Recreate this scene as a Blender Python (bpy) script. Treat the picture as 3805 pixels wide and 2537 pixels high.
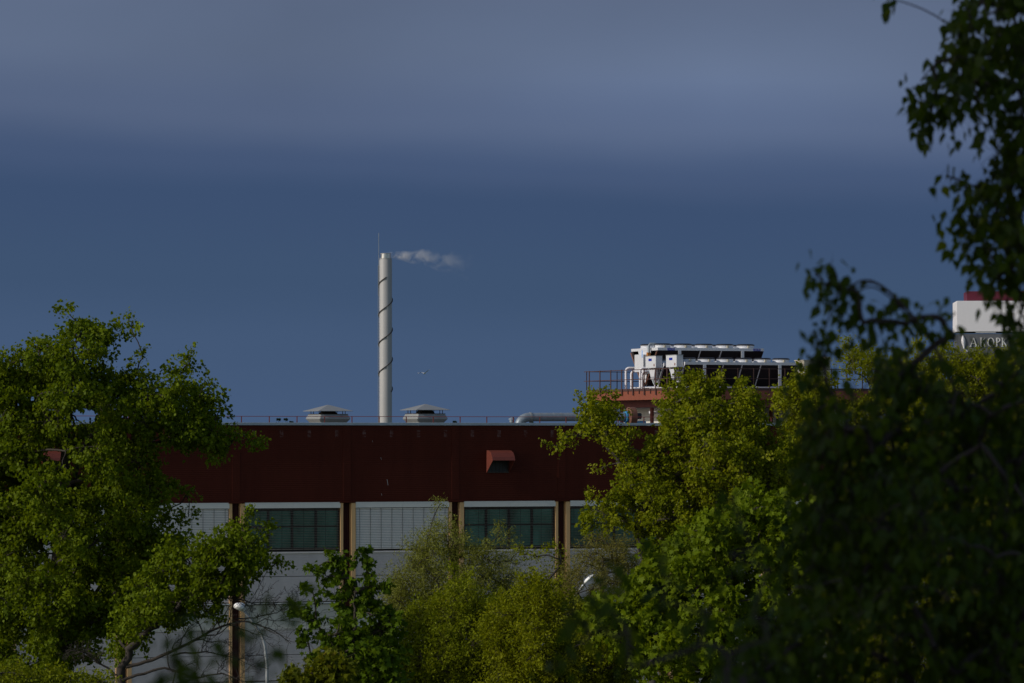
import bpy, math, random
import numpy as np
from mathutils import Vector, Matrix

# ------------------------------------------------------------------ clear
for o in list(bpy.data.objects):
    bpy.data.objects.remove(o)
scene = bpy.context.scene
COL = scene.collection
R = math.radians

# ------------------------------------------------------------------ camera
EYE = 17.3                      # a fifth-floor balcony
F = 3805 * 135 / 36.0           # focal length in photograph pixels
cam_d = bpy.data.cameras.new('camera')
cam = bpy.data.objects.new('camera', cam_d)
COL.objects.link(cam)
cam.location = (0, 0, EYE)
cam.rotation_euler = (R(90), 0, 0)
cam_d.lens = 135
cam_d.sensor_width = 36
cam_d.shift_y = (1620 - 1268.5) / 3805
cam_d.clip_start = 0.5
cam_d.clip_end = 12000
cam_d.dof.use_dof = True
cam_d.dof.focus_distance = 190
cam_d.dof.aperture_fstop = 6.3
scene.camera = cam

# ------------------------------------------------------------------ light
EXPOSURE = -0.85
SUN_AZ = (-0.925, -0.38)          # horizontal direction towards the sun (from the left, a bit behind)
SUN_EL = R(27)
sv = Vector((SUN_AZ[0], SUN_AZ[1], 0)).normalized() * math.cos(SUN_EL) + Vector((0, 0, math.sin(SUN_EL)))
sun_d = bpy.data.lights.new('sun', 'SUN')
sun_d.energy = 4.3
sun_d.angle = R(0.5)
sun_d.color = (1.0, 0.93, 0.82)
sun = bpy.data.objects.new('sun', sun_d)
COL.objects.link(sun)
sun.rotation_euler = sv.to_track_quat('Z', 'Y').to_euler()

world = bpy.data.worlds.new('World')
scene.world = world
world.use_nodes = True
nt = world.node_tree
nt.nodes.clear()
N = nt.nodes.new
L = nt.links.new


def wmath(op, a, b=None, clamp=False, c=None):
    n = N('ShaderNodeMath')
    n.operation = op
    n.use_clamp = clamp
    for i, v in enumerate((a, b, c)):
        if v is None:
            continue
        if isinstance(v, (int, float)):
            n.inputs[i].default_value = v
        else:
            L(v, n.inputs[i])
    return n.outputs[0]


out = N('ShaderNodeOutputWorld')
sky = N('ShaderNodeTexSky')
sky.sky_type = 'NISHITA'
sky.sun_disc = False
sky.sun_elevation = SUN_EL
sky.sun_rotation = math.atan2(sv.x, sv.y)
bg_sky = N('ShaderNodeBackground')
bg_sky.inputs['Strength'].default_value = 0.15
L(sky.outputs[0], bg_sky.inputs['Color'])
tc = N('ShaderNodeTexCoord')
sep = N('ShaderNodeSeparateXYZ')
L(tc.outputs['Generated'], sep.inputs[0])
dx, dy, dz = sep.outputs
# cloud layer: low storm cloud, its lower edge a soft, slightly wavy band
mp = N('ShaderNodeMapping')
mp.inputs['Scale'].default_value = (9, 9, 34)
L(tc.outputs['Generated'], mp.inputs['Vector'])
nz = N('ShaderNodeTexNoise')
nz.inputs['Scale'].default_value = 1.0
nz.inputs['Detail'].default_value = 6.0
nz.inputs['Roughness'].default_value = 0.5
L(mp.outputs[0], nz.inputs['Vector'])
wob = wmath('MULTIPLY', wmath('SUBTRACT', nz.outputs['Fac'], 0.5), 0.009)
tilt = wmath('MULTIPLY', dx, 0.03)
e = wmath('ADD', wmath('ADD', dz, wob), wmath('MULTIPLY', tilt, -1.0))
e = wmath('ADD', dz, wmath('ADD', wob, tilt))
e01 = wmath('DIVIDE', e, 0.2, clamp=True)
ramp = N('ShaderNodeValToRGB')
L(e01, ramp.inputs[0])
cr = ramp.color_ramp
cr.interpolation = 'EASE'


def s2l(c):
    return tuple(((v / 255) / 12.92 if v / 255 <= 0.04045 else (((v / 255) + 0.055) / 1.055) ** 2.4) for v in c)


stops = [(0.0, (69, 90, 122)), (0.10, (67, 88, 119)), (0.20, (62, 83, 113)), (0.30, (60, 80, 112)),
         (0.345, (68, 86, 118)), (0.41, (84, 99, 128)), (0.50, (91, 105, 131)), (0.8, (92, 102, 127)), (1.0, (92, 100, 125))]
while len(cr.elements) < len(stops):
    cr.elements.new(0.5)
for el, (p, c) in zip(cr.elements, stops):
    el.position = p
    el.color = s2l(c) + (1,)
mp2 = N('ShaderNodeMapping')
mp2.inputs['Scale'].default_value = (7, 3, 16)
mp2.inputs['Location'].default_value = (3.1, 0, 1.7)
L(tc.outputs['Generated'], mp2.inputs['Vector'])
nz2 = N('ShaderNodeTexNoise')
nz2.inputs['Scale'].default_value = 1.0
nz2.inputs['Detail'].default_value = 4.0
L(mp2.outputs[0], nz2.inputs['Vector'])
hi = wmath('MULTIPLY', wmath('DIVIDE', wmath('SUBTRACT', e, 0.065), 0.03, clamp=True),
           wmath('SUBTRACT', nz2.outputs['Fac'], 0.47))
# the cloud is brighter towards the right, where it thins
thin = wmath('MULTIPLY', wmath('SUBTRACT', 1.0, wmath('ABSOLUTE', wmath('MULTIPLY', wmath('SUBTRACT', dx, 0.055), 9.0)), clamp=True),
             wmath('SUBTRACT', 1.0, wmath('ABSOLUTE', wmath('MULTIPLY', wmath('SUBTRACT', dz, 0.092), 36.0)), clamp=True))
gain = wmath('ADD', wmath('ADD', 1.0, wmath('MULTIPLY', hi, 0.4)), wmath('MULTIPLY', thin, 0.30))
bg_cl = N('ShaderNodeBackground')
L(ramp.outputs[0], bg_cl.inputs['Color'])
L(wmath('MULTIPLY', gain, 2.0 ** (-EXPOSURE)), bg_cl.inputs['Strength'])
front = wmath('MULTIPLY', wmath('SUBTRACT', dy, -0.1), 3.0, clamp=True)
low = wmath('SUBTRACT', 1.0, wmath('MULTIPLY', wmath('SUBTRACT', dz, 0.35), 3.0, clamp=True), clamp=True)
mixs = N('ShaderNodeMixShader')
L(wmath('MULTIPLY', front, low), mixs.inputs[0])
L(bg_sky.outputs[0], mixs.inputs[1])
L(bg_cl.outputs[0], mixs.inputs[2])
L(mixs.outputs[0], out.inputs['Surface'])

scene.view_settings.view_transform = 'Standard'
scene.view_settings.look = 'None'
scene.view_settings.exposure = EXPOSURE
scene.view_settings.gamma = 1
scene.render.engine = 'CYCLES'
scene.cycles.max_bounces = 6
scene.cycles.transparent_max_bounces = 6
scene.cycles.volume_bounces = 1

# ------------------------------------------------------------------ helpers


def P(x, y, Y):
    """point at depth Y seen at photograph pixel x, y"""
    return np.array([(x - 1902.5) * Y / F, Y, EYE + (1620 - y) * Y / F])


def mat(name, col, rough=0.7, metal=0.0, var=0.12, scale=3.0, bump=0.0, bscale=20.0, spec=0.4, stretch=(1, 1, 1)):
    m = bpy.data.materials.new(name)
    m.use_nodes = True
    t = m.node_tree
    b = t.nodes['Principled BSDF']
    b.inputs['Roughness'].default_value = rough
    b.inputs['Metallic'].default_value = metal
    b.inputs['Specular IOR Level'].default_value = spec
    co = t.nodes.new('ShaderNodeTexCoord')
    mpn = t.nodes.new('ShaderNodeMapping')
    mpn.inputs['Scale'].default_value = stretch
    t.links.new(co.outputs['Object'], mpn.inputs[0])
    n = t.nodes.new('ShaderNodeTexNoise')
    n.inputs['Scale'].default_value = scale
    n.inputs['Detail'].default_value = 6
    n.inputs['Roughness'].default_value = 0.65
    t.links.new(mpn.outputs[0], n.inputs['Vector'])
    r = t.nodes.new('ShaderNodeMapRange')
    r.inputs['From Min'].default_value = 0.25
    r.inputs['From Max'].default_value = 0.75
    r.inputs['To Min'].default_value = 1 - var
    r.inputs['To Max'].default_value = 1 + var
    t.links.new(n.outputs['Fac'], r.inputs[0])
    mul = t.nodes.new('ShaderNodeVectorMath')
    mul.operation = 'SCALE'
    mul.inputs[0].default_value = col
    t.links.new(r.outputs[0], mul.inputs['Scale'])
    t.links.new(mul.outputs[0], b.inputs['Base Color'])
    m['mul'] = 1
    if bump:
        n2 = t.nodes.new('ShaderNodeTexNoise')
        n2.inputs['Scale'].default_value = bscale
        t.links.new(mpn.outputs[0], n2.inputs['Vector'])
        bp = t.nodes.new('ShaderNodeBump')
        bp.inputs['Strength'].default_value = bump
        t.links.new(n2.outputs['Fac'], bp.inputs['Height'])
        t.links.new(bp.outputs[0], b.inputs['Normal'])
    return m


def leafmat(name, c1, c2, c3, trans=0.35, rough=0.45, spec=0.28):
    """leaf colours c1..c2 by leaf, c3 (young or dry) for the few highest"""
    m = bpy.data.materials.new(name)
    m.use_nodes = True
    t = m.node_tree
    b = t.nodes['Principled BSDF']
    b.inputs['Roughness'].default_value = rough
    b.inputs['Specular IOR Level'].default_value = spec
    a = t.nodes.new('ShaderNodeAttribute')
    a.attribute_name = 'tint'
    rp = t.nodes.new('ShaderNodeValToRGB')
    rp.color_ramp.elements[0].color = c1 + (1,)
    rp.color_ramp.elements[1].color = c3 + (1,)
    el = rp.color_ramp.elements.new(0.75)
    el.color = c2 + (1,)
    t.links.new(a.outputs['Fac'], rp.inputs[0])
    t.links.new(rp.outputs[0], b.inputs['Base Color'])
    tr = t.nodes.new('ShaderNodeBsdfTranslucent')
    sc = t.nodes.new('ShaderNodeVectorMath')
    sc.operation = 'MULTIPLY'
    sc.inputs[1].default_value = (1.25, 1.15, 0.4)
    t.links.new(rp.outputs[0], sc.inputs[0])
    t.links.new(sc.outputs[0], tr.inputs['Color'])
    mx = t.nodes.new('ShaderNodeMixShader')
    mx.inputs[0].default_value = trans
    t.links.new(b.outputs[0], mx.inputs[1])
    t.links.new(tr.outputs[0], mx.inputs[2])
    t.links.new(mx.outputs[0], t.nodes['Material Output'].inputs['Surface'])
    return m


def link(name, me, parent=None, loc=None):
    o = bpy.data.objects.new(name, me)
    COL.objects.link(o)
    if parent is not None:
        o.parent = parent
    if loc is not None:
        o.location = loc
    return o


def tag(o, label=None, cat=None, group=None, kind=None):
    if label:
        o['label'] = label
    if cat:
        o['category'] = cat
    if group:
        o['group'] = group
    if kind:
        o['kind'] = kind
    return o


def empty(name, loc, label, cat, group=None, rz=0.0):
    o = bpy.data.objects.new(name, None)
    o.empty_display_size = 0.5
    COL.objects.link(o)
    o.location = loc
    o.rotation_euler = (0, 0, rz)
    return tag(o, label, cat, group)


class MB:
    """collects shapes into one mesh"""

    def __init__(self):
        self.v, self.f = [], []

    def add(self, vs, fs):
        k = len(self.v)
        self.v += [tuple(map(float, p)) for p in vs]
        self.f += [tuple(i + k for i in q) for q in fs]
        return self

    def box(self, x0, x1, y0, y1, z0, z1):
        return self.add([(x0, y0, z0), (x1, y0, z0), (x1, y1, z0), (x0, y1, z0), (x0, y0, z1), (x1, y0, z1), (x1, y1, z1), (x0, y1, z1)],
                        [(0, 3, 2, 1), (4, 5, 6, 7), (0, 1, 5, 4), (1, 2, 6, 5), (2, 3, 7, 6), (3, 0, 4, 7)])

    def prism(self, prof, a0, a1, axis=0):
        """profile of (p, q) pairs extruded along axis from a0 to a1"""
        n = len(prof)
        vs = []
        for a in (a0, a1):
            for p, q in prof:
                vs.append({0: (a, p, q), 1: (p, a, q), 2: (p, q, a)}[axis])
        fs = [tuple(range(n))[::-1], tuple(range(n, 2 * n))]
        for i in range(n):
            j = (i + 1) % n
            fs.append((i, j, j + n, i + n))
        return self.add(vs, fs)

    def tube(self, pts, rad, n=8, cap=True):
        pts = [Vector(p) for p in pts]
        if isinstance(rad, (int, float)):
            rad = [rad] * len(pts)
        vs, fs = [], []
        up = None
        for i, p in enumerate(pts):
            d = (pts[min(i + 1, len(pts) - 1)] - pts[max(i - 1, 0)]).normalized()
            if up is None:
                up = Vector((0, 0, 1)) if abs(d.z) < 0.9 else Vector((0, 1, 0))
            a = d.cross(up).normalized()
            b = a.cross(d).normalized()
            up = b
            for k in range(n):
                t = 2 * math.pi * k / n
                vs.append(p + a * math.cos(t) * rad[i] + b * math.sin(t) * rad[i])
        for i in range(len(pts) - 1):
            for k in range(n):
                k2 = (k + 1) % n
                fs.append((i * n + k, i * n + k2, (i + 1) * n + k2, (i + 1) * n + k))
        if cap:
            fs.append(tuple(range(n))[::-1])
            fs.append(tuple(range(len(vs) - n, len(vs))))
        return self.add(vs, fs)

    def lathe(self, prof, c=(0, 0, 0), n=32):
        return self.loft([[(r * math.cos(2 * math.pi * k / n) + c[0], r * math.sin(2 * math.pi * k / n) + c[1], z + c[2]) for k in range(n)] for r, z in prof])

    def loft(self, rings):
        n = len(rings[0])
        vs = [p for rg in rings for p in rg]
        fs = []
        for i in range(len(rings) - 1):
            for k in range(n):
                k2 = (k + 1) % n
                fs.append((i * n + k, i * n + k2, (i + 1) * n + k2, (i + 1) * n + k))
        fs.append(tuple(range(n))[::-1])
        fs.append(tuple(range(len(vs) - n, len(vs))))
        return self.add(vs, fs)

    def build(self, name, m, parent=None, smooth=False, bevel=0, loc=None):
        me = bpy.data.meshes.new(name)
        me.from_pydata(self.v, [], self.f)
        me.materials.append(m)
        if smooth:
            me.shade_smooth()
            try:
                me.set_sharp_from_angle(angle=R(40))
            except Exception:
                pass
        me.update()
        o = link(name, me, parent, loc)
        if bevel:
            md = o.modifiers.new('bevel', 'BEVEL')
            md.width = bevel
            md.segments = 2
            md.limit_method = 'ANGLE'
        return o


def numesh(name, verts, loops, starts, m, tint=None, smooth=False):
    me = bpy.data.meshes.new(name)
    me.vertices.add(len(verts))
    me.vertices.foreach_set('co', np.ascontiguousarray(verts, dtype=np.float32).ravel())
    me.loops.add(len(loops))
    me.loops.foreach_set('vertex_index', np.ascontiguousarray(loops, dtype=np.int32))
    me.polygons.add(len(starts))
    me.polygons.foreach_set('loop_start', np.ascontiguousarray(starts, dtype=np.int32))
    me.update(calc_edges=True)
    if tint is not None:
        a = me.attributes.new('tint', 'FLOAT', 'POINT')
        a.data.foreach_set('value', np.ascontiguousarray(tint, dtype=np.float32))
    if smooth:
        me.shade_smooth()
    me.materials.append(m)
    return me


def text_into(mb, s, size, place):
    """mesh of a word from the built-in font; place maps flat (x, y) to a point"""
    cu = bpy.data.curves.new('t', 'FONT')
    cu.body = s
    cu.size = size
    cu.align_x = 'CENTER'
    cu.align_y = 'CENTER'
    o = bpy.data.objects.new('t', cu)
    COL.objects.link(o)
    dg = bpy.context.evaluated_depsgraph_get()
    me = bpy.data.meshes.new_from_object(o.evaluated_get(dg))
    mb.add([place(v.co.x, v.co.y) for v in me.vertices], [tuple(p.vertices) for p in me.polygons])
    bpy.data.objects.remove(o)
    bpy.data.curves.remove(cu)
    bpy.data.meshes.remove(me)


# ------------------------------------------------------------------ materials
M = {}
M['maroon'] = mat('maroon sheet', (0.070, 0.0150, 0.0090), 0.75, var=0.14, scale=1.1, spec=.1, stretch=(1.5, 1, 0.22))
M['pier'] = mat('dark maroon ribbed', (0.07, 0.015, 0.013), 0.6)
M['yellow'] = mat('ochre trim', (0.72, 0.44, 0.20), 0.6, var=0.10, scale=1.5, stretch=(1, 1, 0.3))
M['flash'] = mat('zinc flashing', (0.34, 0.40, 0.46), 0.5, 0.1, var=0.15, scale=1.3)
M['header'] = mat('pale grey panel', (0.72, 0.71, 0.66), 0.6, var=0.06, scale=1.2)
M['wall'] = mat('lilac grey cladding', (0.54, 0.49, 0.47), 0.65, var=0.13, scale=0.8, stretch=(1, 1, 0.35))
M['wallgreen'] = mat('greenish grey cladding', (0.53, 0.52, 0.45), 0.6, var=0.12, scale=0.8)
M['blind'] = mat('aluminium blind', (0.76, 0.71, 0.64), 0.5, var=0.05)
M['blinddark'] = mat('open blind', (0.30, 0.26, 0.22), 0.55, var=0.06)
M['cord'] = mat('blind cord', (0.03, 0.03, 0.03), 0.8)
M['frame'] = mat('window frame', (0.035, 0.025, 0.022), 0.5)
M['glass'] = mat('teal window glass', (0.07, 0.21, 0.19), 0.1, var=0.85, scale=0.5, spec=0.8, stretch=(1, 1, 0.6))
M['dark'] = mat('black gap', (0.008, 0.008, 0.009), 0.8)
M['roof'] = mat('roof felt', (0.09, 0.09, 0.09), 0.9)
M['railred'] = mat('red rail paint', (0.24, 0.055, 0.045), 0.55)
M['hood'] = mat('red hood paint', (0.145, 0.034, 0.022), 0.55, var=0.1)
M['white'] = mat('white powder coat', (0.64, 0.65, 0.69), 0.4, var=0.04, scale=1)
M['cream'] = mat('cream steel', (0.40, 0.395, 0.395), 0.5, var=0.08, scale=0.7, stretch=(1, 1, 0.3))
M['steel'] = mat('bright steel', (0.5, 0.5, 0.5), 0.32, 0.85, var=0.15, scale=3)
M['vent'] = mat('galvanised vent', (0.29, 0.30, 0.30), 0.5, 0.2, var=0.12, scale=2)
M['galv'] = mat('galvanised duct', (0.26, 0.30, 0.34), 0.5, 0.3, var=0.2, scale=4)
M['coil'] = mat('cooler coil', (0.012, 0.012, 0.016), 0.6)
M['black'] = mat('black grille', (0.015, 0.015, 0.02), 0.5)
M['beam'] = mat('red oxide beam', (0.23, 0.068, 0.038), 0.6, var=0.12, scale=2)
M['beamdark'] = mat('dark red steel', (0.17, 0.05, 0.04), 0.6)
M['rail'] = mat('dark rail steel', (0.07, 0.035, 0.03), 0.6)
M['bluepaint'] = mat('blue paint', (0.05, 0.25, 0.48), 0.45)
M['rust'] = mat('rusty casing', (0.16, 0.07, 0.045), 0.7, var=0.4)
M['blueplate'] = mat('blue nameplate', (0.01, 0.03, 0.35), 0.4)
M['whitetext'] = mat('white lettering', (0.7, 0.7, 0.7), 0.5)
M['beige'] = mat('beige unit', (0.47, 0.43, 0.34), 0.6)
M['signwhite'] = mat('white sign board', (0.78, 0.76, 0.80), 0.5, var=0.03)
M['signred'] = mat('crimson sign cap', (0.12, 0.013, 0.032), 0.5, var=0.05)
M['signgrey'] = mat('grey sign band', (0.12, 0.125, 0.14), 0.5)
M['lamp'] = mat('white lamp housing', (0.85, 0.85, 0.84), 0.3, spec=0.6)
M['pole'] = mat('galvanised pole', (0.36, 0.38, 0.40), 0.5, 0.5)
M['bird'] = mat('gull plumage', (0.7, 0.7, 0.68), 0.8)
M['bark'] = mat('grey bark', (0.065, 0.056, 0.045), 0.9, var=0.5, scale=6, bump=0.6, bscale=12)
M['barkdark'] = mat('dark bark', (0.045, 0.036, 0.03), 0.9, var=0.4, scale=6, bump=0.6, bscale=12)
M['barkbirch'] = mat('birch twig bark', (0.05, 0.035, 0.032), 0.8, var=0.4, scale=8)

# corrugation, seams and faint streaks on the maroon band, in the building's own metres


def dress_maroon(m, streaks):
    t = m.node_tree
    b = t.nodes['Principled BSDF']
    co = t.nodes.new('ShaderNodeTexCoord')
    w = t.nodes.new('ShaderNodeTexWave')
    w.wave_type = 'BANDS'
    w.bands_direction = 'Z'
    w.inputs['Scale'].default_value = 3.2
    t.links.new(co.outputs['Object'], w.inputs['Vector'])
    bp = t.nodes.new('ShaderNodeBump')
    bp.inputs['Strength'].default_value = 0.25
    bp.inputs['Distance'].default_value = 0.02
    t.links.new(w.outputs['Fac'], bp.inputs['Height'])
    t.links.new(bp.outputs[0], b.inputs['Normal'])
    if not streaks:
        return

    def mth(op, a, b_=None, c=None, cl=False):
        n = t.nodes.new('ShaderNodeMath')
        n.operation = op
        n.use_clamp = cl
        for i, v in enumerate((a, b_, c)):
            if v is None:
                continue
            if isinstance(v, (int, float)):
                n.inputs[i].default_value = v
            else:
                t.links.new(v, n.inputs[i])
        return n.outputs[0]
    sp = t.nodes.new('ShaderNodeSeparateXYZ')
    t.links.new(co.outputs['Object'], sp.inputs[0])
    ux = mth('ABSOLUTE', mth('SUBTRACT', mth('PINGPONG', mth('ADD', sp.outputs[0], 600.55), 0.75), 0.0))
    near = mth('LESS_THAN', ux, 0.09)
    top = mth('MULTIPLY', mth('LESS_THAN', sp.outputs[2], 17.62), mth('GREATER_THAN', sp.outputs[2], 17.25))
    nn = t.nodes.new('ShaderNodeTexNoise')
    nn.inputs['Scale'].default_value = 9
    t.links.new(co.outputs['Object'], nn.inputs['Vector'])
    fac = mth('MULTIPLY', mth('MULTIPLY', near, top), mth('MULTIPLY', mth('SUBTRACT', nn.outputs['Fac'], 0.35, cl=True), 0.5))
    old = b.inputs['Base Color'].links[0].from_socket
    mx = t.nodes.new('ShaderNodeMix')
    mx.data_type = 'RGBA'
    t.links.new(fac, mx.inputs[0])
    t.links.new(old, mx.inputs[6])
    mx.inputs[7].default_value = (0.5, 0.42, 0.42, 1)
    t.links.new(mx.outputs[2], b.inputs['Base Color'])


dress_maroon(M['maroon'], True)


def dress_ribs(m, direction, scale, strength=0.4, dist=0.03):
    t = m.node_tree
    b = t.nodes['Principled BSDF']
    co = t.nodes.new('ShaderNodeTexCoord')
    w = t.nodes.new('ShaderNodeTexWave')
    w.bands_direction = direction
    w.inputs['Scale'].default_value = scale
    t.links.new(co.outputs['Object'], w.inputs['Vector'])
    bp = t.nodes.new('ShaderNodeBump')
    bp.inputs['Strength'].default_value = strength
    bp.inputs['Distance'].default_value = dist
    t.links.new(w.outputs['Fac'], bp.inputs['Height'])
    t.links.new(bp.outputs[0], b.inputs['Normal'])


dress_ribs(M['wall'], 'Z', 2.2, 0.3, 0.01)
dress_ribs(M['pier'], 'X', 3.5, 0.8, 0.04)

# ------------------------------------------------------------------ ground
gm = mat('grass ground', (0.05, 0.075, 0.02), 0.95, var=0.5, scale=0.15, bump=0.5, bscale=3)
asph = mat('asphalt', (0.05, 0.05, 0.052), 0.9, var=0.2, scale=1.5, bump=0.3, bscale=40)
mb = MB()
mb.add([(-6000, -3000, 0), (6000, -3000, 0), (6000, 9000, 0), (-6000, 9000, 0)], [(0, 1, 2, 3)])
tag(mb.build('ground', gm), kind='structure')
TH = R(21.1)                       # the factory's long front runs this far off square
O0 = P(878, 1620, 197.0)           # foot of the pier seen at pixel column 878


def front_pt(a, b, z=0.0):
    return Vector((O0[0] + a * math.cos(TH) - b * math.sin(TH), O0[1] + a * math.sin(TH) + b * math.cos(TH), z))


def strip(name, b0, b1, z0, z1, m):
    mb = MB()
    c = [front_pt(-90, b0), front_pt(120, b0), front_pt(120, b1), front_pt(-90, b1)]
    vs = [(p.x, p.y, z0) for p in c] + [(p.x, p.y, z1) for p in c]
    mb.add(vs, [(4, 5, 6, 7), (0, 1, 5, 4), (1, 2, 6, 5), (2, 3, 7, 6), (3, 0, 4, 7)])
    return tag(mb.build(name, m), kind='structure')


strip('road', -16, -9, 0.0, 0.004, asph)
strip('pavement', -9, -6.5, -0.01, 0.12, mat('paving', (0.22, 0.21, 0.2), 0.9, scale=2))
for off in (-12.5,):
    mb = MB()
    for i in range(40):
        c = [front_pt(-90 + i * 5, off - .06), front_pt(-88 + i * 5, off - .06), front_pt(-88 + i * 5, off + .06), front_pt(-90 + i * 5, off + .06)]
        mb.add([(p.x, p.y, 0.008) for p in c], [(0, 1, 2, 3)])
    tag(mb.build('road_marking', M['whitetext']), kind='structure')

# ------------------------------------------------------------------ the factory
K0, K1 = -4, 9
A0, A1 = K0 * 6.0, K1 * 6.0
bld = empty('factory_building', front_pt(0, 0), 'long factory with dark maroon upper band, ochre trimmed piers and pale grey cladding', 'building', rz=TH)
# core and roof
MB().box(A0, A1, 0.36, 60, 0, 13.9).build('core_wall', M['frame'], bld)
mb = MB().box(A0, A1, 0.05, 60, 13.95, 17.6)
mb.build('upper_wall', M['maroon'], bld)
MB().box(A0, A1, 0.05, 0.3, 17.604, 17.86).build('parapet', M['maroon'], bld)
MB().box(A0, A1, 0.304, 60, 17.604, 17.62).build('roof', M['roof'], bld)
MB().box(A0 - .05, A1 + .05, -0.04, 0.4, 17.863, 18.0).build('roof_flashing', M['flash'], bld, bevel=0.01)
# seam strips on the band and its bottom lip
for k in range(K0, K1 + 1):
    MB().box(6 * k - .21, 6 * k + .21, 0.025, 0.049, 13.96, 17.85).build('cover_strip', M['maroon'], bld)
    MB().box(6 * k - .42, 6 * k + .42, -0.06, 0.3, 13.84, 13.945).build('bracket', M['maroon'], bld)
for k in range(K0, K1):
    MB().box(6 * k + .43, 6 * k + 5.57, -0.035, 0.3, 13.885, 13.945).build('lip', M['maroon'], bld)
for k in range(K0, K1 + 1):
    pr = MB()
    for i in range(6):           # ribbed sheet
        x = 6 * k - .22 + i * .0734
        pr.box(x, x + .045, 0.27, 0.31, 0, 13.84)
    pr.box(6 * k - .23, 6 * k + .23, 0.311, 0.37, 0, 13.84)
    pier = pr.build('pier', M['pier'], bld)
    for s in (-1, 1):
        xa = 6 * k + s * .22
        xb = 6 * k + s * (.372 if s < 0 else .46)
        MB().box(min(xa, xb), max(xa, xb), -0.02, 0.358, 0, 13.835).build('trim', M['yellow'], pier, bevel=0.008)
rs = random.Random(5)
OPEN = {0: 'open', 2: 'half', 3: 'half', 4: 'half', 6: 'half'}
for k in range(K0, K1):
    x0, x1 = 6 * k + .465, 6 * k + 5.625
    hd = MB().box(x0, (x0 + x1) / 2 - .003, -0.03, 0.1, 13.585, 13.88)
    hd.box((x0 + x1) / 2 + .003, x1, -0.03, 0.1, 13.585, 13.88)
    hd.build('header_panel', M['header'], bld)
    wn = MB()
    wn.box(x0, x1, 0.13, 0.20, 13.45, 13.58)
    wn.box(x0, x1, 0.13, 0.20, 11.40, 11.52)
    wn.box(x0, x0 + .1, 0.13, 0.20, 11.52, 13.45)
    wn.box(x1 - .1, x1, 0.13, 0.20, 11.52, 13.45)
    for i in range(1, 4):
        xx = x0 + (x1 - x0) * i / 4
        wn.box(xx - .07, xx + .07, 0.13, 0.2, 11.52, 13.45)
    for i in range(4):
        xa = x0 + (x1 - x0) * i / 4 + (.1 if i == 0 else .07)
        xb = x0 + (x1 - x0) * (i + 1) / 4 - (.1 if i == 3 else .07)
        wn.box(xa, xb, 0.135, 0.195, 12.60, 12.68)
    win = wn.build('window', M['frame'], bld)
    for i in range(4):
        for (z0, z1) in ((11.52, 12.60), (12.68, 13.45)):
            xa = x0 + (x1 - x0) * i / 4 + (.1 if i == 0 else .07)
            xb = x0 + (x1 - x0) * (i + 1) / 4 - (.1 if i == 3 else .07)
            MB().box(xa, xb, 0.165, 0.175, z0, z1).build('pane', M['glass'], win)
    mode = OPEN.get(k, 'closed')
    bl = MB()
    z = 13.56
    ang = {'closed': R(18), 'open': R(78), 'half': R(82)}[mode]
    wdt = 0.074 if mode == 'closed' else .083
    while z > 11.50:
        dyy, dzz = math.sin(ang) * wdt / 2, math.cos(ang) * wdt / 2
        zz = z - .042
        bl.add([(x0 + .03, 0.05 - dyy, zz - dzz), (x1 - .03, 0.05 - dyy, zz - dzz), (x1 - .03, 0.05 + dyy, zz + dzz), (x0 + .03, 0.05 + dyy, zz + dzz)], [(0, 1, 2, 3)])
        z -= 0.0855
    bl.box(x0 + .03, x1 - .03, 0.03, 0.07, 11.44, 11.475)
    bo = bl.build('blind', M['blind' if mode == 'closed' else 'blinddark'], win)
    cd = MB()
    for i in range(9):
        xx = x0 + .22 + i * (x1 - x0 - .44) / 8
        cd.box(xx - .008, xx + .008, -0.002, 0.006, 11.44, 13.57)
    cd.build('cord', M['cord'], win)
    MB().box(x0, x1, 0.06, 0.3, 11.34, 11.398).build('sill_gap', M['dark'], bld)
    # cladding below in courses
    for (z0, z1, mm, pr_) in ((10.08, 11.335, 'wall', .03), (8.76, 10.05, 'wall', .03), (7.38, 8.60, 'wallgreen', .06), (6.04, 7.31, 'wall', .03),
                              (4.72, 6.012, 'wall', .03), (3.2, 4.6, 'wall', .03), (0.4, 3.19, 'wall', .03)):
        cp = MB()
        if mm == 'wallgreen':
            cp.box(x0, x0 + 2.62, pr_, .35, z0, z1)
            cp.box(x0 + 2.626, x1, pr_, .35, z0, z1)
        else:
            cp.box(x0, x1, pr_, .35, z0, z1)
        cp.build('cladding', M[mm], bld)
    for zz in (8.64, 7.33, 4.62, 11.25):
        MB().box(x0, x1, -0.03, .34 if zz != 11.25 else .029, zz + .003, zz + (.07 if zz > 8 and zz < 9 else .03)).build('ledge', M['header'], bld)
# thin paint scratches low on the band
for (px, py, h, w) in ((1444, 1792, .32, .03), (1420, 1704, .13, .02), (1422, 1838, .12, .02), (1388, 1640, .1, .015)):
    a_ = (px - 1292) / 68.5 + 6
    z_ = EYE + (1620 - py) / 71.5
    MB().add([(a_ - w, .045, z_ + h / 2), (a_, .045, z_ + h / 2.2), (a_ + w * 1.6, .045, z_ - h / 2), (a_ + w * .9, .045, z_ - h / 2.1)], [(0, 3, 2, 1)]).build('paint_scratch', mat('bare scratch', (0.45, 0.42, 0.42)), bld)

# roof-edge rail
gr = empty('roof_rail', front_pt(0, 0.5, 17.62), 'thin red guard rail running along the maroon factory roof edge', 'railing', rz=TH)
MB().tube([(A0, 0, .70), (A1, 0, .70)], 0.017, 6).build('rail', M['railred'], gr)
for i in range(int((A1 - A0) / 1.5) + 1):
    x = A0 + i * 1.5 + .43
    if x < A1:
        MB().box(x - .022, x + .022, -.022, .022, 0, .685).build('post', M['railred'], gr)

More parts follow.
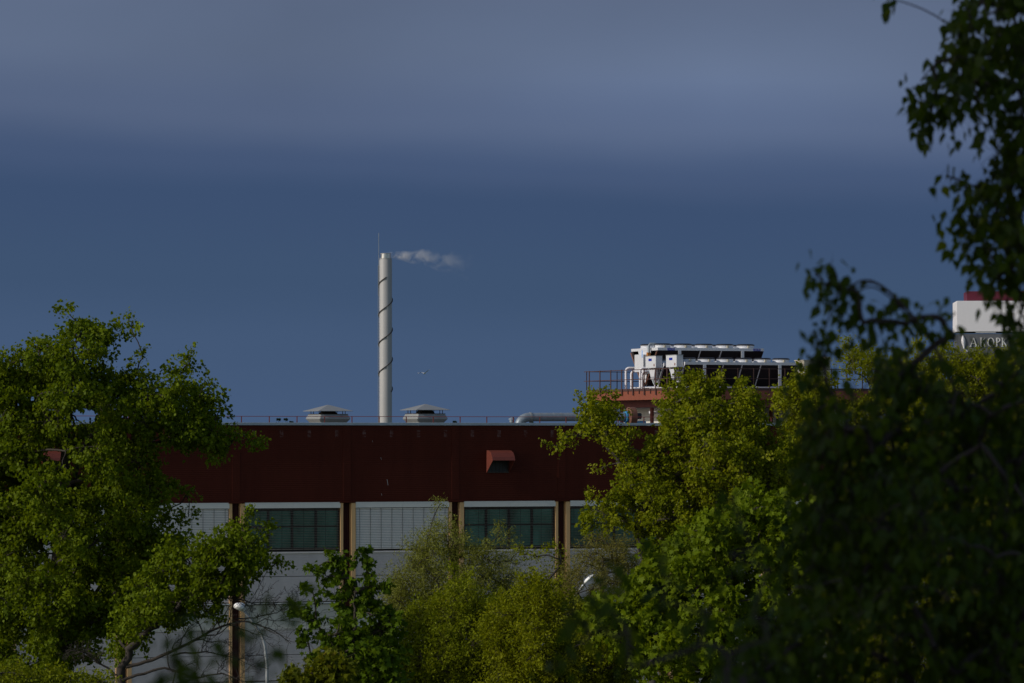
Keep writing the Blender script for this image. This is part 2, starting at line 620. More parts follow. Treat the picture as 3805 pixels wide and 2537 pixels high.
# wall hoods
for k, lab in ((2, 'red curved vent hood open at the bottom on the maroon band, right of the chimney'),
               (-2, 'red vent hood on the maroon band half hidden behind the tall left tree')):
    h = empty('vent_hood', front_pt(6 * k + 2.37, 0.02, 15.92), lab, 'vent hood', 'vent hoods on the maroon band', rz=TH)
    prof = [(0, .62), (-.35, .60), (-.62, .50), (-.82, .28), (-.9, .1)]
    w = .62
    sh = MB()
    n = len(prof)
    vs = []
    for s in (-w, w):
        vs += [(s, p, q) for p, q in prof] + [(s, 0, -.55)]
    sh.add(vs, [tuple(range(6)), tuple(range(6, 12))[::-1]] + [(i, i + 6, i + 7, i + 1) for i in range(4)])
    so = sh.build('shell', M['hood'], h)
    md = so.modifiers.new('solid', 'SOLIDIFY')
    md.thickness = .02
    so2 = MB().box(-w + .1, w - .1, -.03, -.005, -.5, .5).build('opening', M['black'], h)
    fr = MB()
    fr.box(-w + .03, w - .03, -.06, -.031, -.55, -.50)
    fr.box(w - .09, w - .05, -.06, -.031, -.499, .3)
    fr.box(-w + .05, -w + .09, -.06, -.031, -.499, .3)
    fr.build('grille_frame', M['frame'], h)
    gl = MB()
    for i in range(5):
        gl.box(-w + .091 + i * .2, -w + .105 + i * .2, -.05, -.035, -.499, .3)
    gl.build('grille', M['frame'], h)

# two roof ventilators with pyramid caps
for px, apex, capb, top, lab in ((1219, 1504, 1528, 1540, 'pyramid capped pale metal roof ventilator left of the chimney'),
                                 (1580, 1501, 1524, 1538, 'pyramid capped pale metal roof ventilator right of the chimney')):
    Y = 214.0
    g = P(px, 1620, Y)
    v = empty('roof_ventilator', (g[0], Y, 17.62), lab, 'ventilator', 'ventilators on the factory roof', rz=TH + R(6))
    q = Y / F
    zc = lambda y: EYE + (1620 - y) * q - 17.62

    def sq(h, z, bev=0.12):
        c = h * bev
        return [(-h + c, -h, z), (h - c, -h, z), (h, -h + c, z), (h, h - c, z), (h - c, h, z), (-h + c, h, z), (-h, h - c, z), (-h, -h + c, z)]
    b1 = MB().loft([sq(.80, .0, .05), sq(.80, zc(1569), .05), sq(.945, zc(1557), .05), sq(.945, zc(1553), .05), sq(.84, zc(top), .05)])
    b1.build('housing', M['vent'], v)
    MB().box(-.845, .845, -.845, .845, zc(top) + .002, zc(top) + .03).build('top_plate', M['frame'], v)
    MB().loft([sq(.42, zc(top) + .032, .1), sq(.32, zc(capb) - .005, .1)]).build('neck', M['dark'], v)
    st = MB()
    for sx in (-1, 1):
        for sy in (-1, 1):
            st.box(sx * .72 - .015, sx * .72 + .015, sy * .72 - .015, sy * .72 + .015, zc(top) + .03, zc(capb))
            st.box(sx * .72 - .015, sx * .72 + .015, sy * .38 - .015, sy * .38 + .015, zc(top) + .03, zc(capb))
    st.build('strut', M['frame'], v)
    MB().loft([sq(1.06, zc(capb), .02), sq(1.06, zc(capb) + .02, .02), sq(.03, zc(apex), .02)]).build('cap', M['vent'], v)

# small stub vent and the big elbow duct
g = P(1902, 1569, 207)
v = empty('stub_vent', (g[0], 207, 17.62), 'small grey mushroom vent beside the big elbow duct', 'vent')
MB().lathe([(.09, 0), (.09, .42), (.13, .43), (.13, .55)], n=16).build('pipe', M['galv'], v, True)
MB().lathe([(.19, .57), (.16, .63), (.02, .70)], n=16).build('cap', M['galv'], v, True)

dl = empty('duct', tuple(front_pt(19.05, 9.0, 17.62)), 'large galvanised elbow duct lying along the roof towards the blue fan', 'duct', rz=TH)
pts = [(0, 0, -.0), (0.02, 0, .28)]
for i in range(0, 8):
    t = i / 7 * math.pi / 2
    pts.append((.02 + .62 - .62 * math.cos(t), 0, .28 + .45 * math.sin(t)))
MB().tube(pts, .25, 20).build('elbow', M['galv'], dl, True)
MB().tube([(.66, 0, .73), (6.3, .0, .76)], .235, 24).build('straight_pipe', M['galv'], dl, True)
MB().tube([(.62, 0, .73), (.72, 0, .73)], .265, 24).build('clamp', M['vent'], dl, True)
MB().tube([(0, 0, .16), (0.01, 0, .22)], .27, 24).build('clamp', M['vent'], dl, True)
for i in range(12):
    MB().tube([(1.2 + .42 * i, 0, .733 + .002 * i), (1.215 + .42 * i, 0, .733 + .002 * i)], .241, 24).build('clamp', M['vent'], dl, True)
# fan at its end
fn = empty('roof_fan', tuple(front_pt(19.05 + 6.35, 9.0, 17.62)), 'blue and rust centrifugal fan at the right end of the elbow duct', 'fan', rz=TH)
MB().tube([(0, 0, .76), (.09, 0, .76)], .34, 24).build('inlet_flange', M['bluepaint'], fn, True)
MB().tube([(.1, 0, .78), (.2, 0, .78), (.55, 0, .78), (.62, 0, .78)], [.30, .52, .52, .4], 24).build('casing', M['rust'], fn, True)
MB().tube([(.63, 0, .8), (.95, 0, .8)], .17, 16).build('motor', M['black'], fn, True)
sd = MB()
sd.box(.62, 1.15, -.3, .3, 0, .52)
sd.build('pedestal', M['bluepaint'], fn)
lg = MB()
for x in (-.35, -.1):
    lg.box(x, x + .04, -.25, -.21, 0, .45)
    lg.box(x, x + .04, .21, .25, 0, .45)
lg.build('leg', M['bluepaint'], fn)

# ------------------------------------------------------------------ chimney
CY = 350.0
cp = P(1433, 1620, CY)
q = CY / F
zz = lambda y: EYE + (1620 - y) * q
ch = empty('chimney', (cp[0], CY, 0), 'tall cream steel chimney with spiral strakes and a bright steel tip', 'chimney')
r = 23.5 * q
MB().lathe([(r * 1.02, 0), (r, 10), (r, zz(966)), (r * .95, zz(963))], n=48).build('stack', M['cream'], ch, True)
MB().lathe([(r * .84, zz(964)), (r * .80, zz(941)), (r * .72, zz(941)), (r * .72, zz(945))], n=40).build('steel_tip', M['steel'], ch, True)
cc = MB()
cc.lathe([(r * .985, zz(962)), (r * .985, zz(960)), (r * .9, zz(960))], n=40)
cc.lathe([(r * .85, zz(943)), (r * .85, zz(941.4)), (r * .82, zz(941.4))], n=40)
cc.build('collar', M['cream'], ch, True)
# helical strakes, coloured dark to stand in for their shadow line
for ph in (0.0,):
    sm = MB()
    vs, fs = [], []
    ytop, ybot, pitch = 1030, 1455, 110.0
    n = 240
    for i in range(n + 1):
        y = ytop + (ybot - ytop) * i / n
        th = -math.pi / 2 + R(8) - (y - ytop) / pitch * 2 * math.pi
        # climbs to the right across the face that looks at the balcony
        c_, s_ = math.cos(th), math.sin(th)
        z_ = zz(y)
        w_ = .035
        for rr, dzz in ((r * .98, w_), (r * 1.15, w_), (r * 1.15, -w_), (r * .98, -w_)):
            vs.append((rr * c_, rr * s_, z_ + dzz))
    for i in range(n):
        for k in range(4):
            k2 = (k + 1) % 4
            fs.append((i * 4 + k, i * 4 + k2, i * 4 + 4 + k2, i * 4 + 4 + k))
    sm.add(vs, fs)
    sm.build('strake', M['frame'], ch)
MB().tube([(-r * 1.08, -.1, zz(1100)), (-r * 1.08, -.1, zz(865))], .022, 6).build('lightning_rod', M['pole'], ch)
ld = MB()
for s in (-.16, .16):
    ld.tube([(-r * 1.16, s, 2), (-r * 1.16, s, zz(985))], .02, 5)
y = 990
while y < 1580:
    ld.box(-r * 1.22, -r * 1.13, -.2, .2, zz(y) - .03, zz(y) + .03)
    y += 11
ld.build('ladder', M['pole'], ch)

# smoke plume: a real volume drifting right from the tip
sm = bpy.data.materials.new('smoke')
sm.use_nodes = True
t = sm.node_tree
t.nodes.clear()
o_ = t.nodes.new('ShaderNodeOutputMaterial')
pv = t.nodes.new('ShaderNodeVolumePrincipled')
pv.inputs['Color'].default_value = (0.93, 0.92, 0.95, 1)
pv.inputs['Anisotropy'].default_value = 0.0
t.links.new(pv.outputs[0], o_.inputs['Volume'])
co = t.nodes.new('ShaderNodeTexCoord')


def tm(op, a, b=None, cl=False):
    n = t.nodes.new('ShaderNodeMath')
    n.operation = op
    n.use_clamp = cl
    for i, v_ in enumerate((a, b)):
        if v_ is None:
            continue
        if isinstance(v_, (int, float)):
            n.inputs[i].default_value = v_
        else:
            t.links.new(v_, n.inputs[i])
    return n.outputs[0]


sp = t.nodes.new('ShaderNodeSeparateXYZ')
t.links.new(co.outputs['Object'], sp.inputs[0])
nn = t.nodes.new('ShaderNodeTexNoise')
nn.inputs['Scale'].default_value = 0.95
nn.inputs['Detail'].default_value = 5
nn.inputs['Roughness'].default_value = 0.6
nn.inputs['Distortion'].default_value = 0.6
t.links.new(co.outputs['Object'], nn.inputs['Vector'])
X_, Y_, Z_ = sp.outputs
# plume axis sinks and widens with distance
nax = t.nodes.new('ShaderNodeTexNoise')
nax.noise_dimensions = '1D'
nax.inputs['Scale'].default_value = .5
t.links.new(X_, nax.inputs['W'])
axis = tm('ADD', tm('MULTIPLY', X_, -0.10), tm('MULTIPLY', tm('SUBTRACT', nax.outputs['Fac'], .5), tm('MULTIPLY', X_, .38)))
wid = tm('ADD', 0.26, tm('MULTIPLY', X_, 0.13))
dzn = tm('DIVIDE', tm('SUBTRACT', Z_, axis), wid)
dyn = tm('DIVIDE', Y_, wid)
rr = tm('SQRT', tm('ADD', tm('MULTIPLY', dzn, dzn), tm('MULTIPLY', dyn, dyn)))
core = tm('SUBTRACT', 1.15, rr, True)
fade = tm('POWER', tm('SUBTRACT', 1.0, tm('DIVIDE', X_, 8.6), True), 2.2)
fade2 = tm('DIVIDE', tm('ADD', X_, 0.35), 0.7, True)
tex = tm('MULTIPLY', tm('SUBTRACT', nn.outputs['Fac'], tm('ADD', 0.40, tm('MULTIPLY', X_, 0.014)), True), 4.5, True)
den = tm('MULTIPLY', tm('MULTIPLY', tm('MULTIPLY', core, fade), tm('MULTIPLY', tex, fade2)), 3.6)
t.links.new(den, pv.inputs['Density'])
rings = []
for i in range(20):
    x = -.5 + i * .5
    rad = (.42 + .17 * max(x, 0)) * (1.25 + .1 * math.sin(i * 2.1))
    rings.append([(x, rad * math.cos(2 * math.pi * k / 20), rad * math.sin(2 * math.pi * k / 20) * 1.15 - .10 * x) for k in range(20)])
g = P(1440, 947, CY)
so = MB().loft(rings).build('smoke_plume', sm, loc=(g[0], CY, g[2]))
tag(so, 'thin white smoke drifting right from the chimney tip', 'smoke')

# ------------------------------------------------------------------ seagull
GY = 300.0
g = P(1577, 1387, GY)
bd = MB()
rings = []
for x, rr, z in ((-.22, .012, .0), (-.17, .05, .01), (-.05, .085, .0), (.08, .075, 0), (.16, .045, .03), (.2, .05, .05), (.25, .035, .05), (.30, .006, .04)):
    rings.append([(x, rr * math.cos(2 * math.pi * k / 10), z + rr * .9 * math.sin(2 * math.pi * k / 10)) for k in range(10)])
bd.loft(rings)


def wing(pts, ch_, th=.014):
    vs, fs = [], []
    for (x, y, z), c in zip(pts, ch_):
        vs += [(x + c * .5, y, z), (x, y, z + th), (x - c * .5, y, z), (x, y, z - th)]
    m_ = len(pts)
    for i in range(m_ - 1):
        for k in range(4):
            k2 = (k + 1) % 4
            fs.append((i * 4 + k, i * 4 + k2, i * 4 + 4 + k2, i * 4 + 4 + k))
    fs += [(0, 1, 2, 3), tuple(range(m_ * 4 - 4, m_ * 4))[::-1]]
    bd.add(vs, fs)


wing([(0, .02, .03), (0, .3, .10), (-.03, .45, .03), (-.1, .68, .02)], [.2, .18, .13, .03])
wing([(0, -.02, .03), (0, -.25, .16), (-.03, -.42, .28), (-.1, -.62, .36)], [.2, .18, .13, .03])
gull = bd.build('seagull', M['bird'], None, True, loc=(g[0], GY, g[2]))
gull.scale = (.85, .85, .85)
gull.rotation_euler = (0, 0, R(62))
tag(gull, 'white gull gliding in the sky right of the chimney', 'bird')

# ------------------------------------------------------------------ cooler platform on the roof
PY = 232.0
pc = P(2505, 1620, PY)
ca, sa = math.cos(TH), math.sin(TH)
DZ = 20.2


def plat(label, name, cat, a=0, b=0, z=0, group=None):
    return empty(name, (pc[0] + a * ca - b * sa, PY + a * sa + b * ca, z), label, cat, group, TH)


pf = plat('raised red steel platform on columns carrying the white coolers', 'steel_platform', 'platform', 0, 0, 0)
PL, PD = 13.5, 13.9
fr = MB()
fr.box(0, PL, 0, .12, DZ - .67, DZ - .12)
fr.box(0, PL, PD - .12, PD, DZ - .67, DZ - .12)
fr.box(0, .12, .12, PD - .12, DZ - .67, DZ - .12)
fr.box(PL - .12, PL, .12, PD - .12, DZ - .67, DZ - .12)
fr.box(-.05, PL + .05, -.05, 0.0, DZ - .67, DZ - .63)
fr.box(-.05, 0.0, 0, PD, DZ - .67, DZ - .63)
fr.build('edge_beam', M['beam'], pf)
MB().box(0.0, PL, 0.0, PD, DZ - .118, DZ - .06).build('deck', M['beamdark'], pf)
tb = MB()
tb.box(-.02, PL + .02, -.025, -.003, DZ - .12, DZ + .03)
tb.box(-.025, -.003, -.0, PD, DZ - .12, DZ + .03)
tb.build('toe_board', M['rail'], pf)
xb = MB()
for i in range(8):
    xb.box(.9 + i * 1.6, 1.05 + i * 1.6, .8, PD - .5, DZ - 1.12, DZ - .68)
xb.box(.7, PL, .5, .79, DZ - 1.14, DZ - .675)
xb.box(.7, PL, PD - .49, PD - .2, DZ - 1.14, DZ - .675)
xb.build('cross_beam', M['beamdark'], pf)
for a_ in (.9, 5.0, 9.0, 12.6):
    for b_ in (.65, 5.5, 10.3, PD - .35):
        c_ = MB()
        c_.box(a_ - .09, a_ + .09, b_ - .09, b_ - .07, 17.62, DZ - 1.14)
        c_.box(a_ - .09, a_ + .09, b_ + .07, b_ + .09, 17.62, DZ - 1.14)
        c_.box(a_ - .012, a_ + .012, b_ - .069, b_ + .069, 17.62, DZ - 1.14)
        c_.build('column', M['beamdark'], pf)
# railing of the platform
rl = MB()
for zz_ in (.6, 1.2):
    rl.box(-.3, PL, -.05, -.026, DZ + zz_ - .022, DZ + zz_ + .022)
    rl.box(-.055, -.03, -.025, PD + .4, DZ + zz_ - .022, DZ + zz_ + .022)
    rl.box(0, PL, PD + .03, PD + .055, DZ + zz_ - .022, DZ + zz_ + .022)
rl.build('rail', M['rail'], pf)
for i in range(13):
    x = i * 1.05
    MB().box(x - .025, x + .025, -.085, -.052, DZ - .35, DZ + 1.24).build('rail_post', M['rail'], pf)
    if i % 2 == 0:
        MB().box(x - .025, x + .025, PD + .06, PD + .09, DZ - .2, DZ + 1.24).build('rail_post', M['rail'], pf)
for i in range(8):
    y = i * 1.78 + .9
    MB().box(-.09, -.056, y - .06, y + .06, DZ - .38, DZ + 1.24).build('rail_post', M['rail'], pf)
    if i < 7:
        MB().box(-.06, -.026, y + .84, y + .9, DZ - .3, DZ + .02).build('bracket', M['rail'], pf)


def vcooler(label, a, b, z, W, H, nf, pitch, fd, box_h, drum_h, big):
    c = plat(label, 'dry_cooler', 'cooler', a, b, z, 'V shaped dry coolers on the platform')
    Ln = nf * pitch
    # frame: top trays, end frames
    t_ = MB()
    t_.box(0, Ln, 0, .05, H - .17, H)
    t_.box(0, Ln, W - .05, W, H - .17, H)
    t_.box(0, Ln, .05, W - .05, H - .05, H - .002)
    t_.box(-.04, -.001, 0, W, H - .17, H)
    t_.box(Ln + .001, Ln + .04, 0, W, H - .17, H)
    t_.build('top_tray', M['white'], c)
    bw = .35 if big else .3
    yb0, yb1 = W / 2 - bw, W / 2 + bw
    for s, (y0, y1) in (('n', (0.03, yb0)), ('f', (W - .03, yb1))):
        sg = 1 if y1 > y0 else -1
        MB().prism([(y0, H - .171), (y0 + sg * .14, H - .171), (y1 + sg * .10, .12), (y1, .12)], .0, Ln).build('coil', M['coil'], c)
        # end plate of the coil and slanting side struts
        for xx in (-.05, Ln + .002):
            pl = MB()
            if xx < 0:
                pl.prism([(y0, H - .171), (y0 + sg * .26, H - .171), (y1 + sg * .16, .12), (y1, .12)], xx, xx + .048)
            else:
                pl.prism([(y0, H - .171), (y0 + sg * .16, H - .171), (y1 + sg * .1, .12), (y1, .12)], xx, xx + .04)
            pl.build('end_plate', M['frame' if big else 'white'], c)
        hd_ = MB()
        for dd in (0.02, .09):
            hd_.tube([(-.09, y0 + sg * dd - sg * .03, H - .25), (-.09, y1 + sg * dd - sg * .03, .25)], .028, 6)
        hd_.build('header_pipe', M['rust' if big else 'galv'], c)
        if sg > 0:
            for i in range(1, nf):
                x = i * pitch
                q_ = MB()
                if i in (1, nf - 1):
                    q_.box(x - .1, x + .1, -.025, 0.005, .1, H - .171)
                else:
                    q_.prism([(y0 - .02, H - .171), (y0 + .02, H - .171), (y1 + .02, .13), (y1 - .02, .13)], x - .035, x + .035)
                q_.build('strut', M['white'], c)
    # V shaped centre plate of the visible end
    ep = MB()
    ep.prism([(W * .26, H - .172), (W * .74, H - .172), (W / 2 + .13, .35), (W / 2 - .13, .35)], -.03, -.002)
    ep.build('end_panel', M['white'], c)
    bs = MB()
    bs.box(0, Ln, 0, .07, .0, .075)
    bs.box(0, Ln, W - .07, W, .0, .075)
    for i in range(nf + 1):
        bs.box(max(i * pitch - .04, 0.001), min(i * pitch + .04, Ln - .001), .071, W - .071, .0, .07)
    bs.build('base_rail', M['white'], c)
    rows = (W * .27, W * .73) if big else (W / 2,)
    for i in range(nf):
        for yy in rows:
            x = (i + .5) * pitch
            d = MB().lathe([(fd / 2 + .03, H), (fd / 2 - .02, H + .06), (fd / 2 - .02, H + drum_h - .04), (fd / 2 + .0, H + drum_h)], (x, yy, 0), 28).build('fan_drum', M['white'], c, True)
            gd = MB()
            gd.lathe([(fd / 2 + .015, H + drum_h + .002), (fd / 2 + .015, H + drum_h + .05), (fd / 2 - .1, H + drum_h + .10), (.12, H + drum_h + .105)], (x, yy, 0), 28)
            gd.build('fan_guard', M['black'], d, True)
            if yy == rows[0]:
                mb_ = MB().box(x - .12, x - .0, yy - fd / 2 - .12, yy - fd / 2 - .005, H + .03, H + .17)
                mb_.build('terminal_box', M['beige'], d)
    return c, Ln


front, LnF = vcooler('nearer low V shaped white cooler with six black topped fans along the platform front', 1.2, 1.0, DZ + .05, 2.4, 1.57, 6, 1.26, 1.06, 1, .19, False)
back, LnB = vcooler('second low V shaped cooler, its white end seen left of the nearer one', 1.2, 4.2, DZ + .05, 2.4, 1.55, 6, 1.26, 1.06, 1, .17, False)
top, LnT = vcooler('biggest and topmost V shaped white cooler at the back of the platform with wide end', 2.2, 7.5, DZ + .13, 4.3, 2.50, 5, 1.44, 1.14, 1, .19, True)
# control boxes hung on the ends of the low coolers
for a_, b_ in ((1.0, 1.0), (1.0, 4.2)):
    par = front if b_ == 1.0 else back
    bx = MB().box(-.55, -.1, .15, 1.75, 1.25, 1.98).build('control_box', M['white'], par, bevel=.02)
    MB().box(-.57, -.08, .13, 1.77, 1.982, 2.01).build('box_lid', M['vent'], bx)
    pt = MB().box(-.56, -.551, .75, 1.25, 1.68, 1.83).build('nameplate', M['blueplate'], bx)
    MB().box(-.57, -.552, .32, .42, 1.35, 1.5).build('switch', M['beam'], bx)
    pp = MB().prism([(.75, 1.24), (1.62, 1.24), (1.42, .55), (.95, .55)], -.33, -.1)
    pp.build('lower_cabinet', M['white'], par)
bx = MB().box(-.4, -.06, 1.5, 2.9, 1.0, 2.1).build('control_box', M['white'], top, bevel=.02)
MB().box(-.41, -.401, 1.55, 1.75, 1.9, 2.35).build('nameplate', mat('pale blue label', (0.35, 0.5, 0.8)), bx)
# blue name plates on the top trays
for par, x, W_, H_, sc in ((top, .85, 4.3, 2.50, 1), (top, 6.75, 4.3, 2.50, 1)):
    pl = MB().box(x - .24, x + .24, -.012, -.001, H_ - .165, H_ - .02).build('nameplate', M['blueplate'], par)
    tb_ = MB()
    text_into(tb_, 'LU-VE', .14, lambda u, v_: (x + u, -.015, H_ - .093 + v_))
    tb_.build('lettering', M['whitetext'], pl)
# inverted U pipe and yellow valve at the big cooler
up = MB()
up.tube([(-.2, 1.1, .9), (-.2, 1.1, 2.62), (-.1, 1.1, 2.74), (.3, 1.1, 2.74)], .09, 12)
up.build('riser_pipe', M['galv'], top, True)
MB().box(-.5, -.3, .55, .75, 1.9, 2.2).build('valve', mat('orange valve', (0.5, 0.2, 0.04)), top)
# supply pipes rising from the deck
for px, ytop, xr, Yp, lab in ((2326, 1364, 2362, 243.5, 'leftmost white insulated pipe bending right on the platform'),
                              (2346, 1376, 2368, 243.0, 'shorter white insulated pipe, second from the platform left end'),
                              (2379, 1364, 2413, 239.5, 'white insulated pipe bending right, nearest the low coolers'),
                              (2386, 1377, 2410, 239.0, 'slim white pipe close behind the one nearest the low coolers')):
    base = P(px, 1620, Yp)
    s_ = Yp / F
    zt = EYE + (1620 - ytop) * s_
    p_ = MB()
    rr_ = .075 if px != 2386 else .06
    pts = [(0, 0, 0), (0, 0, zt - DZ - .2)]
    for i in range(1, 6):
        t_ = i / 5 * math.pi / 2
        pts.append((.2 - .2 * math.cos(t_), 0, zt - DZ - .2 + .2 * math.sin(t_)))
    pts.append(((xr - px) * s_, .1, zt - DZ))
    p_.tube(pts, rr_, 14)
    o = p_.build('coolant_pipe', M['signwhite'], None, True, loc=(base[0], Yp, DZ - .05))
    tag(o, lab, 'pipe', 'pipes on the platform')

# penthouse beneath the platform
ph = plat('white rooftop plant room under the red steel platform', 'plant_room', 'building', 2.5, 6.2, 17.62)
MB().box(0, 12.2, 0, 8, 0, 1.45).build('wall', M['header'], ph)
MB().box(-.1, 12.3, -.1, 8.1, 1.452, 1.54).build('roof', M['flash'], ph)
for a_ in (.12, .7, 1.15, 4.7, 7.2):
    MB().box(a_, a_ + .13, -.03, -.003, 0, 1.44).build('wall_joint', M['black'], ph)
w_ = MB().box(8.3, 9.3, -.03, -.003, .45, 1.2).build('window', M['frame'], ph)
MB().box(8.36, 9.24, -.034, -.031, .5, 1.15).build('pane', M['glass'], w_)
MB().tube([(-1.6, -.3, 1.15), (-.6, -.3, 1.15), (-.45, -.3, 1.28), (-.45, -.3, 1.5)], .09, 12).build('pipe', M['signwhite'], ph, True)

# beige rooftop units further right
for px, py, w, h, Yb, lab in ((3020, 1341, 2.0, 1.6, 262, 'beige box shaped rooftop unit right of the coolers'),
                              (3072, 1325, .32, 1.9, 262, 'slim beige exhaust cowl just above the rooftop unit')):
    s_ = Yb / F
    g = P(px, py, Yb)
    u = empty('rooftop_unit' if w > 1 else 'exhaust_cowl', (g[0], Yb, 17.62), lab, 'rooftop unit' if w > 1 else 'exhaust', rz=TH)
    zt = g[2] - 17.62
    if w > 1:
        MB().box(-w / 2, w / 2, -.7, .7, zt - h, zt).build('casing', M['beige'], u, bevel=.03)
        MB().box(-w / 2 - .05, w / 2 + .05, -.75, .75, zt + .002, zt + .06).build('lid', M['beige'], u)
        lv = MB()
        for i in range(6):
            lv.box(-w / 2 + .15, w / 2 - .5, -.73, -.702, zt - .4 - i * .15, zt - .33 - i * .15)
        lv.build('louvre', M['vent'], u)
        lg = MB()
        for sx in (-1, 1):
            for sy in (-1, 1):
                lg.box(sx * (w / 2 - .1) - .05, sx * (w / 2 - .1) + .05, sy * .6 - .05, sy * .6 + .05, 0, zt - h)
        lg.build('leg', M['beamdark'], u)
    else:
        MB().box(-.12, .12, -.12, .12, 0, zt - .35).build('shaft', M['beige'], u)
        MB().box(-.2, .2, -.2, .2, zt - .348, zt).build('head', M['beige'], u, bevel=.03)

# ------------------------------------------------------------------ sign tower far right
SY = 420.0
s_ = SY / F
g = P(3555, 1620, SY)
tw = empty('sign_tower', (g[0], SY, 0), 'white sign tower with crimson cap and silver serif lettering behind the birch', 'sign', rz=R(-3))
zs = lambda y: EYE + (1620 - y) * s_
xs = lambda x: (x - 3555) * s_
MB().box(xs(3560), xs(3860), .35, 7, 0, zs(1240)).build('shaft', M['signgrey'], tw)
MB().box(xs(3595), xs(3840), .8, 6.5, zs(1116), zs(1081)).build('red_cap', M['signred'], tw)
MB().box(0, xs(3870), 0, 7, zs(1232), zs(1117.5)).build('white_board', M['signwhite'], tw, bevel=.03)
MB().box(xs(3625), xs(3700), .1, .34, zs(1236.5), zs(1233)).build('moulding', M['signwhite'], tw)
MB().box(0, xs(3870), .06, .345, zs(1320), zs(1241)).build('letter_band', M['signgrey'], tw)
# serif letters: A . K O P K built from strokes
lt = MB()


def stroke(x0, y0, x1, y1, w):
    dx_, dy_ = x1 - x0, y1 - y0
    ln = math.hypot(dx_, dy_)
    nx, ny = (1, 0) if abs(dy_) > abs(dx_) * .4 else (0, 1)
    h = w / 2
    c = [(x0 - nx * h, y0 - ny * h), (x0 + nx * h, y0 + ny * h), (x1 + nx * h, y1 + ny * h), (x1 - nx * h, y1 - ny * h)]
    vs = [(xs(a_), -.06, zs(b_)) for a_, b_ in c] + [(xs(a_), .055, zs(b_)) for a_, b_ in c]
    lt.add(vs, [(0, 1, 2, 3), (7, 6, 5, 4), (0, 4, 5, 1), (1, 5, 6, 2), (2, 6, 7, 3), (3, 7, 4, 0)])


def ring(cx, cy, rx, ry, wx, wy, a0=0, a1=360):
    n_ = 24
    for i in range(n_):
        t0, t1 = R(a0 + (a1 - a0) * i / n_), R(a0 + (a1 - a0) * (i + 1) / n_)
        c = [(cx + rx * math.cos(t0), cy - ry * math.sin(t0)), (cx + rx * math.cos(t1), cy - ry * math.sin(t1)),
             (cx + (rx - wx) * math.cos(t1), cy - (ry - wy) * math.sin(t1)), (cx + (rx - wx) * math.cos(t0), cy - (ry - wy) * math.sin(t0))]
        lt.add([(xs(a_), -.06, zs(b_)) for a_, b_ in c] + [(xs(a_), .055, zs(b_)) for a_, b_ in c],
               [(0, 1, 2, 3), (7, 6, 5, 4), (0, 4, 5, 1), (1, 5, 6, 2), (2, 6, 7, 3), (3, 7, 4, 0)])


T, B_ = 1255, 1287
stroke(3617, T, 3606, B_, 2)
stroke(3617, T, 3628, B_, 4)
stroke(3611, 1276, 3624, 1276, 2)
stroke(3602, B_, 3610, B_, 1.5)
stroke(3623, B_, 3632, B_, 1.5)
ring(3636, 1285.5, 2.4, 2.4, 2.4, 2.4)
for ox in (0, 79):
    stroke(3645 + ox, T, 3645 + ox, B_, 4.5)
    stroke(3660 + ox, T, 3647 + ox, 1271, 2)
    stroke(3649 + ox, 1269, 3661 + ox, B_, 4.5)
    stroke(3641 + ox, T, 3649 + ox, T, 1.5)
    stroke(3641 + ox, B_, 3649 + ox, B_, 1.5)
    stroke(3656 + ox, B_, 3665 + ox, B_, 1.5)
ring(3681, 1271, 13, 16.5, 4.5, 1.8)
stroke(3703, T, 3703, B_, 4.5)
ring(3705, 1263, 11, 8.5, 4, 1.8, -90, 90)
stroke(3699, B_, 3708, B_, 1.5)
lt.build('lettering', M['whitetext'], tw)
fl = MB()


def cpt(x, y):
    return (xs(x), .02, zs(y))


fl.tube([cpt(3580 - 2 * math.cos(i / 10 * 3.1), 1246 + i * 5) for i in range(11)] + [cpt(3590, 1302), cpt(3596, 1306)], [.08, .11, .16, .2, .22, .22, .2, .16, .12, .1, .09, .08, .04], 8)
fl.build('ornament', M['signwhite'], tw, True)
fl = MB()
fl.tube([cpt(3715 + 9 * math.cos(i / 3.0), 1222 + 8 * math.sin(i / 2.2) - i) for i in range(18)], .05, 6)
fl.build('ornament', M['signwhite'], tw, True)

# ------------------------------------------------------------------ street lamps


